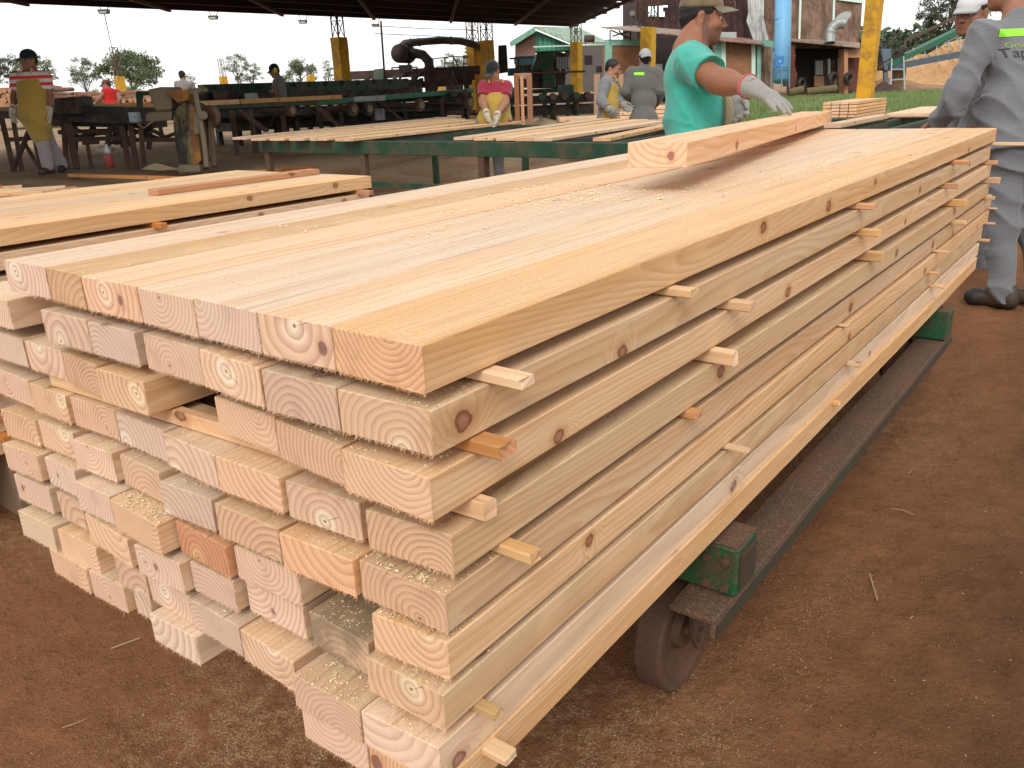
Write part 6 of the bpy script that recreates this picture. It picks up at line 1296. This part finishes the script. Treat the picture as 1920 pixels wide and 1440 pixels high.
for a in ((-5,185,80,70,DT,'tree cut by the left edge of the picture',1,{'dens':1.1,'leaf':LEAFD}),(35,190,100,70,DT+6,'loose tree behind the man in striped shirt',2,{'dens':.7,'leaf':LEAFD}),(80,190,97,82,DT,'spreading tree right of the man in striped shirt',3,{'dens':.75}),(165,182,106,60,DT,'rounded tree left of the far yellow post',4,{'crown0':.4,'cols':22}),(250,182,97,118,DT,'widest domed tree behind the far yellow post',5,{'crown0':.35,'cols':40,'limbs':11}),(362,185,133,26,DT+20,'thin sparse tree right of the man in grey shirt',6,{'dens':.5,'cols':7}),(452,185,100,55,DT,'airy tree left of the man with ear muffs',7,{'dens':.8,'cols':18}),(480,186,113,40,DT+5,'smaller airy tree just left of the ear muffs',8,{'dens':.7,'cols':12}),(568,186,111,75,DT-5,'ragged tree right of the man with ear muffs',9,{'dens':1.1,'cols':20,'dome':False}),(620,186,112,28,DT+10,'faint slim tree beside the middle yellow post',10,{'dens':.5,'cols':9}),
  (845,150,98,52,DT,'pale tree behind the railing by the duct',11,{'cols':18}),(880,150,86,30,DT,'tree peeking out behind the left adjoining post',12,{'cols':10})):
    ptree(*a[:7], **a[7])
for i,(px,pyt,w) in enumerate(((180,168,46),(250,158,50),(300,172,30),(20,165,60),(110,172,40))): ptree(px,192,pyt,w,DT-15,'bright green bush below the trees, '+ORD[i+1]+' one along the log piles',40+i,leaf=LEAFB,crown0=.1,cols=16,limbs=4,cat='bush')
ptree(1768,148,-60,125,85,'tall dark tree rising behind the chip heap at right',51,leaf=LEAFD,cols=60,limbs=14,crown0=.2,dome=False,dens=1.0,leafs=.013)
ptree(1735,148,10,50,88,'slimmer dark tree left of the tall one at right',52,leaf=LEAFD,cols=26,crown0=.15,dome=False,leafs=.02)
# far forest, one mass
mb = MB(); rg = random.Random(77); vs = []; fs = []; DF = 190
for i in range(230):
    px = rg.uniform(1600,2050); D = DF+rg.uniform(-25,40); tp = at(px, 60+rg.uniform(-7,9)-max(0,(px-1700))*.05, DF); tp = at(px,(60+rg.gauss(0,5)),D); h = tp.z-.55; b = V(tp.x,tp.y,.55)
    mb.tube([b, b+V(0,0,h*.8)], [.25,.08], 4)
    for _ in range(46):
        z = h*(.18+.82*rg.random()); r = 2.6*(1-z/h*.75); p = b+V(rg.gauss(0,.5)*r, rg.gauss(0,.5)*r, z); s = rg.uniform(.35,.95); a1 = V(rg.gauss(0,1),rg.gauss(0,1),rg.gauss(0,.6)).normalized()*s; a2 = a1.orthogonal().normalized()*s*.7; mb.add([p-a1,p-a2,p+a1,p+a2],[(0,1,2,3)],1)
tag(mb.build('forest', [BARK, LEAFD]), 'dark misty forest edge on the right behind the chip heap', 'forest', None, 'stuff')
# ------------------------------------------------------------------ log piles on the left
LOGE = plain('log_end_wood', (.42,.22,.12), .85, .3, 14, .3, dirt=(.25,.12,.06), dirtamt=.4); LOGB = plain('red_pine_bark', (.17,.075,.045), .9, .4, 12, .6, dirt=(.42,.27,.17), dirtamt=.5, dscale=4)
def logmesh(L, r, seed):
    rg = random.Random(seed); mb = MB(); n = 12; mb.tube([(0,0,0),(0,L*.5,rg.uniform(-.02,.02)),(0,L,0)], [r,r*.97,r*.93], n); k = len(mb.f); mb.m[-1] = mb.m[-2] = 1; o = mb.build('log', [LOGB, LOGE], origin=(0,0,0)); me = o.data; bpy.data.objects.remove(o); return me
LM = [logmesh(3.2, .085, 1), logmesh(3.2, .10, 2), logmesh(3.2, .075, 3), logmesh(3.2,.115,4)]; rg = random.Random(6)
an0 = math.atan2(FH.y, FH.x)-PI/2
def pile(px0, px1, pyb, pyt, D, ang, label, group, n=90):
    a = at(px0,pyb,D); b = at(px1,pyb,D); h = (at(px0,pyt,D)-a).z; w_ = (b-a).length; cols_ = max(3, int(w_/.185)); rows = max(2, int(h/.16)); c = 0
    for r in range(rows):
        for q in range(cols_):
            if c >= n: return
            p = a+(b-a)*((q+.5*(r%2)+rg.uniform(-.1,.1))/cols_); o = link_mesh('log', rg.choice(LM), None, (p.x,p.y,a.z+.08+r*.155)); o.rotation_euler = (rg.gauss(0,.02), 0, an0+ang+rg.gauss(0,.04)); o.location += FH*rg.uniform(-.12,.12); tag(o, label, 'log', group); c += 1
pile(-60, 85, 212, 168, 30, .15, 'round pine log in the pile behind the man in striped shirt', 'logs piled at far left', 190)
pile(95, 300, 200, 172, 33, 1.25, 'long pine log lying lengthwise in the low pile behind the red tank top', 'logs lying behind the red tank top', 120)
pile(228, 285, 203, 178, 28, .1, 'round pine log end seen through the green arch frame', 'logs behind the green arch', 50)
# ------------------------------------------------------------------ workers in the mill
def facing(r, f): return RH*r+FH*f
REDT = cloth('raspberry_cotton', (.25,.022,.045), .12); RED2 = cloth('red_cotton', (.42,.015,.015), .12); GREYS = cloth('dull_grey_cloth', (.20,.185,.18), .12); GREYD = cloth('olive_grey_cloth', (.115,.11,.10), .12, (.08,.08,.07), .4); MAUVE = cloth('pale_mauve_cloth', (.30,.26,.27), .1, (.25,.2,.2), .4); BLKC = cloth('black_cap_cloth', (.015,.015,.018), .2)
stp = bpy.data.materials.new('red_white_stripes'); t = NT(stp); P = t.n('ShaderNodeTexCoord').outputs['Object']; z = t.n('ShaderNodeSeparateXYZ', {0: P}).outputs[2]; fr_ = t.m('FRACT', t.m('ADD', t.m('MULTIPLY', z, 1/.085), t.m('MULTIPLY', t.noise(P, 6, 1), .12))); c = t.mix(t.m('GREATER_THAN', fr_, .52), (.62,.59,.58), (.62,.06,.05)); t.out(c, .9, t.noise(P, 30, 3), .2, .004, spec=.1)
def setarm(J, s_, el, wr, D1, D2): J['el'+s_] = at(*el, D1); J['wr'+s_] = at(*wr, D2)
# striped shirt
ft = at(100,327,10.5); f = facing(-.25,-.97).normalized()
J = stand((at(70,327,10.5).x, at(70,327,10.5).y, at(100,325,10.5).z), f, 1.66, .02, None, None, 0)
J['head'] = at(53,113,10.42); J['hf'] = facing(-.55,-.85); J['hf'].z = -.05; J['neck'] = at(56,134,10.5); J['shR'] = at(33,143,10.5); J['shL'] = at(84,146,10.5); J['pelvis'] = at(66,212,10.5)
J['elR'] = at(28,180,10.55); J['wrR'] = at(24,203,10.4); J['elL'] = at(93,180,10.55); J['wrL'] = at(92,207,10.45); J['hdR'] = V(0,0,-1)-RH*.15; J['hdL'] = V(0,0,-1)-RH*.05; J['hnR'] = RH*.8-FH*.4; J['hnL'] = -RH*.8-FH*.4
J['hipR'] = at(58,220,10.5); J['hipL'] = at(76,220,10.5); J['knR'] = at(80,268,10.35); J['knL'] = at(92,268,10.6); J['anR'] = at(90,312,10.3); J['anL'] = at(116,308,10.75); J['footR'] = facing(-.2,-.95); J['footL'] = facing(.3,-.9)
person(J, 'man in red and white striped shirt and yellow apron walking past the infeed table', dict(skin=SKIN3, shirt=stp, trousers=MAUVE, sleeve='short', cap=BLKC, captilt=.1, glove=GLOVEW, apron=YAP, strap=cloth('cream_strap',(.5,.42,.25)), bib=.72, apronlen=.05, folds=.005, curl=.45, belly=.135, wide=1.0, armr=1.1), .0095, .0095, 31)
# raspberry T-shirt
f = facing(-.35,-.93).normalized(); D = 10.4
J = stand((at(918,215,D).x, at(918,215,D).y, at(918,215,D).z-.97), f, 1.72, .1)
J['head'] = at(923,135,D-.1); J['hf'] = facing(-.55,-.8)+V(0,0,-.35); J['neck'] = at(926,152,D); J['shR'] = at(909,163,D-.05); J['shL'] = at(948,163,D); J['pelvis'] = at(932,226,D)
setarm(J,'R',(905,190),(912,212),D-.1,D-.3); setarm(J,'L',(947,192),(932,216),D-.1,D-.35); J['hdR'] = RH*.3-V(0,0,1); J['hdL'] = -RH*.2-V(0,0,1)
person(J, 'man in raspberry T-shirt and yellow apron bending over the green table', dict(skin=SKIN2, shirt=REDT, trousers=GREYT, sleeve='short', cap=BLKC, captilt=.15, glove=GLOVEW, apron=YAP, bib=.62, folds=.005, curl=.7, armr=1.15, wide=1.0), .0095, .0095, 41)
# dark-haired grey worker, facing right
D = 11; f = facing(.9,-.4).normalized(); J = stand((at(1140,225,D).x, at(1140,225,D).y, at(1140,225,D).z-.93), f, 1.74, .08)
J['head'] = at(1150,129,D); J['hf'] = facing(.9,-.45)+V(0,0,-.25); J['neck'] = at(1141,146,D); J['shR'] = at(1134,158,D-.16); J['shL'] = at(1150,155,D+.2); setarm(J,'R',(1127,188),(1138,202),D-.25,D-.35); setarm(J,'L',(1160,185),(1164,195),D+.1,D-.05); J['hdR'] = RH*.6-V(0,0,.6); J['hdL'] = RH*.8-V(0,0,.5); J['pelvis'] = at(1138,226,D)
person(J, 'dark-haired man in grey shirt and yellow apron, bare-headed, facing right', dict(skin=SKIN2, shirt=GREYW, trousers=GREYT, sleeve='long', cap=None, glove=GLOVE, apron=YAP, bib=.8, folds=.005, armr=1.08), .0095, .0095, 51)
# worker seen from behind in light cap worn backwards
D = 11; f = facing(-.05,1).normalized(); J = stand((at(1207,225,D).x, at(1207,225,D).y, at(1207,225,D).z-.95), f, 1.76, .0)
J['head'] = at(1209,111,D); J['hf'] = facing(-.05,1); J['neck'] = at(1208,128,D); J['shL'] = at(1184,137,D); J['shR'] = at(1232,137,D); setarm(J,'L',(1173,172),(1186,190),D,D+.25); setarm(J,'R',(1238,172),(1230,195),D,D+.25); J['pelvis'] = at(1207,222,D)
bk, bks = person(J, 'man in dull grey shirt with back to us, light cap worn backwards', dict(skin=SKIN3, shirt=GREYD, trousers=GREYT, sleeve='long', cap=plain('grey_mesh_cap',(.34,.34,.34),.8,.15,40,.3), capback=True, hair=True, folds=.006, wide=1.03, armr=1.08, hem=.12), .0095, .0095, 61)
bvx = BVHTree.FromPolygons([v.co+world_origin(bks) for v in bks.data.vertices], [p.vertices[:] for p in bks.data.polygons]); P_ = []
for j in range(3):
    for i in range(9):
        h = bvx.ray_cast(C0, ray(1188.5+2.4*i, 136+2.6*j).normalized()); P_.append(h[0]+h[1]*.006 if h[0] is not None else at(1188.5+2.4*i,136+2.6*j,D-.16))
mb = MB(); mb.add(P_, [(j*9+i,j*9+i+1,(j+1)*9+i+1,(j+1)*9+i) for j in range(2) for i in range(8)]); mb.build('reflective_strip', NEON, bks)
# ear muffs
D = 16.4; f = facing(-.95,.2).normalized(); J = stand((at(526,190,D).x, at(526,190,D).y, at(526,190,D).z-.95), f, 1.7, .12)
J['head'] = at(514,133,D); J['hf'] = facing(-.95,.1)+V(0,0,-.35); J['neck'] = at(522,148,D); J['shL'] = at(520,155,D-.2); J['shR'] = at(526,153,D+.2); setarm(J,'L',(514,175),(502,182),D-.3,D-.3); setarm(J,'R',(515,172),(500,180),D+.2,D+.1)
em, _ = person(J, 'man in grey T-shirt with black cap and yellow ear muffs at the conveyor', dict(skin=SKIN2, shirt=GREYS, trousers=GREYT, sleeve='short', cap=BLKC, captilt=.1, glove=None, folds=.006, armr=1.1, belly=.13), .0115, .0115, 71)
c = at(516.5,132,D-.09); mb = MB(); mb.sphere(c, .055, 12, 0, .75, .75, 1); mb.build('ear_muff', plain('neon_yellow_plastic',(.62,.70,.02),.4,.1), em, True)
# red tank top at the back
D = 20; f = facing(-.6,.5).normalized(); J = stand((at(212,200,D).x, at(212,200,D).y, at(212,200,D).z-.95), f, 1.7, .3)
J['head'] = at(199,160,D); J['hf'] = facing(-.95,-.1)+V(0,0,-.3); J['neck'] = at(203,168,D); J['shL'] = at(196,172,D-.1); J['shR'] = at(220,173,D+.1); setarm(J,'L',(186,186),(178,195),D-.2,D-.1); setarm(J,'R',(225,186),(222,196),D,D)
person(J, 'man in red tank top and cap leaning over the far conveyor', dict(skin=SKIN3, shirt=RED2, trousers=GREYT, sleeve='none', cap=cloth('brown_red_cap',(.12,.05,.04)), folds=.005, armr=1.1), .0125, .0125, 81)
# grey shirt from behind
D = 22; f = facing(.25,.95).normalized(); J = stand((at(346,185,D).x, at(346,185,D).y, at(346,185,D).z-1.05), f, 1.72, .05)
J['head'] = at(342,142,D); J['hf'] = facing(.2,1); J['neck'] = at(343,151,D); J['shL'] = at(332,157,D); J['shR'] = at(359,158,D); setarm(J,'L',(330,175),(332,186),D+.1,D+.2); setarm(J,'R',(366,172),(372,186),D+.1,D+.2)
person(J, 'man in pale grey shirt seen from behind above the tan saw hopper', dict(skin=SKIN3, shirt=GREYS, trousers=GREYT, sleeve='long', cap=BLKC, folds=.005), .0125, .0125, 91)
# distant man behind the green beam
D = 26; f = facing(-.1,-1).normalized(); J = stand((at(824,172,D).x, at(824,172,D).y, at(824,172,D).z-.95), f, 1.72, .05)
J['head'] = at(823,146,D); J['neck'] = at(823,153,D); J['shR'] = at(814,156,D); J['shL'] = at(833,156,D); J['hf'] = facing(-.1,-1)
for s_, x in (('R',812),('L',835)): setarm(J, s_, (x,170), (x,182), D, D-.2)
person(J, 'distant man in grey with yellow apron behind the green conveyor beam', dict(skin=SKIN3, shirt=GREYS, trousers=GREYT, sleeve='long', cap=None, apron=YAP, bib=.7, folds=.004), .0135, .0135, 95)
# ------------------------------------------------------------------ world, sun, view
w = bpy.data.worlds.new('World'); sc.world = w; w.use_nodes = True; nt = w.node_tree; nt.nodes.clear()
SUN_EL, SUN_AZ = math.radians(43), 0
sd = Vector((.40*math.cos(SUN_EL), -.9165*math.cos(SUN_EL), math.sin(SUN_EL)))
sky = nt.nodes.new('ShaderNodeTexSky'); sky.sky_type = 'NISHITA'; sky.sun_disc = False
sky.sun_elevation = SUN_EL; sky.sun_rotation = math.atan2(sd.x, sd.y); sky.dust_density = 1; sky.air_density = 1.2
hs = nt.nodes.new('ShaderNodeHueSaturation'); hs.inputs['Saturation'].default_value = .18; hs.inputs['Value'].default_value = 1.0
bg = nt.nodes.new('ShaderNodeBackground'); bg.inputs[1].default_value = .15
wo = nt.nodes.new('ShaderNodeOutputWorld')
nt.links.new(sky.outputs[0], hs.inputs['Color']); mx = nt.nodes.new('ShaderNodeMix'); mx.data_type = 'RGBA'; mx.inputs[0].default_value = .65; mx.inputs[7].default_value = (7.6, 7.55, 7.45, 1)   # thick bright cloud
nt.links.new(hs.outputs[0], mx.inputs[6]); nt.links.new(mx.outputs[2], bg.inputs[0]); nt.links.new(bg.outputs[0], wo.inputs[0])
sl = bpy.data.lights.new('sun', 'SUN'); sl.energy = 1.5; sl.angle = math.radians(28); sl.color = (1, .95, .86)
so = bpy.data.objects.new('sun', sl); COL.objects.link(so); so.rotation_euler = sd.to_track_quat('Z', 'Y').to_euler()
sc.view_settings.view_transform = 'Standard'; sc.view_settings.look = 'None'; sc.view_settings.gamma = 1; sc.view_settings.exposure = .30
sc.render.engine = 'CYCLES'
bpy.context.view_layer.update()
